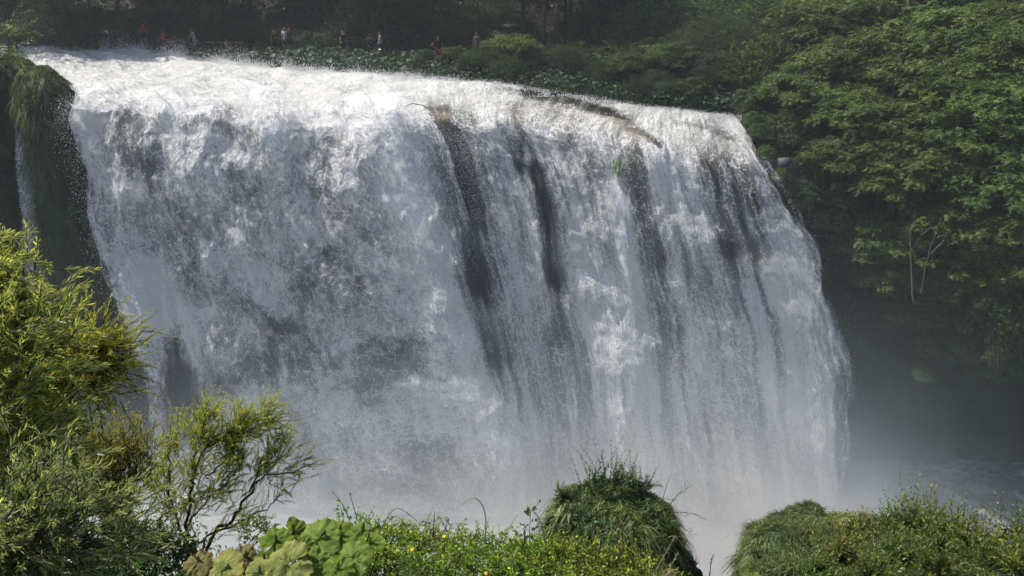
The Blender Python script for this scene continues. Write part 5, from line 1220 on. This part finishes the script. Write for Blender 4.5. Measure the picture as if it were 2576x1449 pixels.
nb = 42000; i = rg.integers(0, 110, nb); j = rg.integers(22, 92, nb); p = Psp[i, j] + rg.normal(0, .05, (nb, 3))
tp_ = Psp[rg.integers(0, 110, 500), rg.integers(22, 92, 500)]; td = rg.normal(0, .7, (500, 3)); tt_ = rg.uniform(.65, 1.45, (500, 1)); tl_ = rg.uniform(.6, 1.8, 500)
wh = np.concatenate([np.argmin(((p[a:a + 2000, None] - tp_[None]) ** 2).sum(-1), 1) for a in range(0, nb, 2000)])
tone = fbm(p[:, 0] * 1.2, p[:, 1] * 1.2, 251, 4)[:, None]
c = (np.array([.05, .09, .025]) * (1 - tone) + np.array([.17, .20, .05]) * tone) * np.exp(rg.normal(0, .3, (nb, 1)))
b = Bag(); blades(b, p, np.tile([-.3, -.5, .8], (nb, 1)) + td[wh], rg.uniform(.12, .34, nb) * tl_[wh], .013, c * tt_[wh], 1.0, rg)
link('spur_grass', b.mesh('spur_grass', M_grass), kind='stuff', label='long grass hanging over the spur beside the mist', category='grass')
# leaning moss hump on the spur
r4, P4_, n4_, _ = column([(1276, 2034, 2048), (1284, 2014, 2062), (1298, 1988, 2076), (1318, 1958, 2090), (1345, 1930, 2110)], 16.3, -.2, 'mossy_hump', 'leaning moss-covered hump at the tip of the grassy spur', None, 260)
clothe(r4, P4_, n4_, 5500, .95, .26, .012, ((.05, .09, .03), (.13, .16, .05)), .8, 1.0)
SG = 'shrubs growing on the grassy spur'
for i, (px, py, Y, s, up, lab) in enumerate([(2150, 1360, 14.6, .8, 1.0, 'low shrub left of the pale umbel plant'), (2225, 1345, 14.8, 1.0, 1.2, 'shrub with upright stems right of the pale umbel plant'), (2280, 1335, 14.6, 1.15, 1.4, 'tall shrub with the highest leafy stems on the spur'), (2320, 1335, 14.6, 1.2, 1.6, 'tall narrow shrub beside the highest leafy stems'), (2395, 1345, 14.2, 1.0, 1.2, 'bushy shrub in front of the foaming river below'), (2360, 1390, 13.5, 1.1, 1, 'yellowish shrub in the middle of the spur'), (2455, 1380, 13.6, .9, 1, 'small shrub left of the blue and yellow scrap'), (2560, 1370, 13.6, 1.3, 1.1, 'shrub at the outer end of the spur'), (2250, 1400, 13.0, 1.0, 1, 'dense shrub low on the spur below the umbel'), (2110, 1400, 13.4, .8, 1, 'dark shrub with pointed leaves over the long grass'), (2480, 1430, 12.2, 1.1, 1, 'dense shrub below the blue and yellow scrap'), (2350, 1450, 12.0, 1.0, 1, 'bright shrub on the bottom edge of the spur'), (2570, 1440, 11.8, 1.0, 1, 'dark shrub in the bottom corner of the spur'), (2060, 1450, 12.0, .7, 1, 'small round-leaved shrub at the bottom of the long grass'), (2200, 1460, 11.6, .8, 1, 'low leafy shrub at the bottom edge left of the bright one')]):
    small_bush(px, py + 12, Y, s, lab, group=SG, seed=640 + i, n=60, nl=20, L=.115, base=(.045, .085, .018), hi=(.15, .19, .035) if i % 3 else (.22, .22, .04), up=up * .8)
# umbel plant
c = at(2165, 1355, 14.6); root = thing('umbel_plant', 'pale flat-headed umbel plant standing above the spur grass', 'wildflower', c); b = Bag(); hb = Bag()
tubes(b, polyline([(0, 0, 0), (-.05, 0, .3), (-.1, 0, .6)], 8)[None], .010, (.1, .1, .05), 5)
for k, (dx, dz) in enumerate([(-.12, .72), (-.38, .5), (-.25, .62), (.02, .68), (.22, .42), (-.45, .38), (.12, .55)]):
    tubes(b, polyline([(-.04, 0, .28), (dx * .6 - .02, 0, dz * .7), (dx, 0, dz)], 6)[None], .006, (.1, .1, .05), 4)
    pp = np.array([dx, 0, dz]) + rg.normal(0, .035, (60, 3)) * [1, 1, .25]; leaf_quads(hb, pp, rg.normal(size=(60, 3)), np.tile([0, -.4, 1.], (60, 1)), .016, .014, (.45, .40, .22))
link('stem', b.mesh('stem', M_bark), parent=root); link('flower_head', hb.mesh('flower_head', M_leaf), parent=root)
# scrap of blue and yellow
c = at(2530, 1362, 13.0); root = thing('rope_scrap', 'scrap of blue and yellow rope caught in the spur shrubs', 'rope', c)
b = Bag(); tubes(b, polyline([(.0, 0, 0), (.09, 0, -.01), (.17, .02, -.025)], 8)[None], .014, (.1, .1, .1), 7); link('blue_end', b.mesh('blue_end', matc('blue_rope', (.02, .2, .32))), parent=root)
b = Bag(); tubes(b, polyline([(-.14, 0, .04), (-.07, 0, .03), (.0, 0, .0)], 8)[None], .013, (.1, .1, .1), 7); link('yellow_end', b.mesh('yellow_end', matc('yellow_rope', (.7, .5, .02))), parent=root)

# ------------------------------------------------------------------ bare branches
def bare_tree(pts_list, label, name, cat, mat=M_dead, R=.03):
    o_ = at(*pts_list[0][0]); b = Bag()
    for k, pts in enumerate(pts_list):
        q = np.array(pts, float); W_ = at(q[:, 0], q[:, 1], q[:, 2]); m = 14; l_ = polyline(W_, m) - o_; l_ += rg.normal(0, .02, l_.shape) * (np.arange(m) > 0)[:, None]
        r0 = R * (1 if k == 0 else .55); tubes(b, l_[None], (r0 * (1 - .75 * np.linspace(0, 1, m)))[None], (.3, .28, .25), 5)
    return tag(link(name, b.mesh(name, mat), loc=o_), label, cat)
bare_tree([[(2298, 760, 38.5), (2292, 660, 38.3), (2290, 590, 38.2), (2300, 560, 38.2)], [(2292, 630, 38.2), (2320, 590, 38.1), (2345, 570, 38.1)], [(2315, 740, 38.5), (2335, 640, 38.2), (2350, 600, 38.2), (2365, 545, 38.2)], [(2340, 640, 38.2), (2375, 600, 38.2), (2385, 575, 38.2)], [(2350, 600, 38.2), (2375, 590, 38.2)], [(2290, 600, 38.2), (2283, 570, 38.2)]],
          'bare whitish dead tree standing out against the dark hillside', 'dead_tree', 'dead tree', mat_plain('grey_dead_wood', (.10, .095, .085), (.17, .16, .15), 10, bump=.3), R=.045)
bare_tree([[(1940, 470, 44.2), (1915, 445, 43.2), (1890, 420, 42.6)], [(1925, 452, 43.2), (1905, 440, 42.8), (1880, 445, 42.6)]], 'reddish bare twig reaching over the right lip of the fall', 'bare_branch', 'branch', M_bark, .03)
bare_tree([[(1080, 272, 44.2), (1055, 264, 43.6), (1030, 262, 43.3), (1015, 274, 43.2)], [(990, 280, 43.4), (975, 265, 43.2)]], 'thin branch caught on the brink left of the dark gap', 'caught_branch', 'branch', M_bark, .03)
c = at(1555, 412, 42.0)
b = Bag(); n = 170; blades(b, rg.normal(0, .24, (n, 3)) * [1, .4, 1.1], np.tile([0, -1., .5], (n, 1)), .36, .03, np.array([.17, .24, .11]) * np.exp(rg.normal(0, .25, (n, 1))), 1.6, rg)
tag(link('drowned_tuft', b.mesh('drowned_tuft', M_grass), loc=c), 'green grass tuft washed over in the middle of the falling water', 'grass tuft')
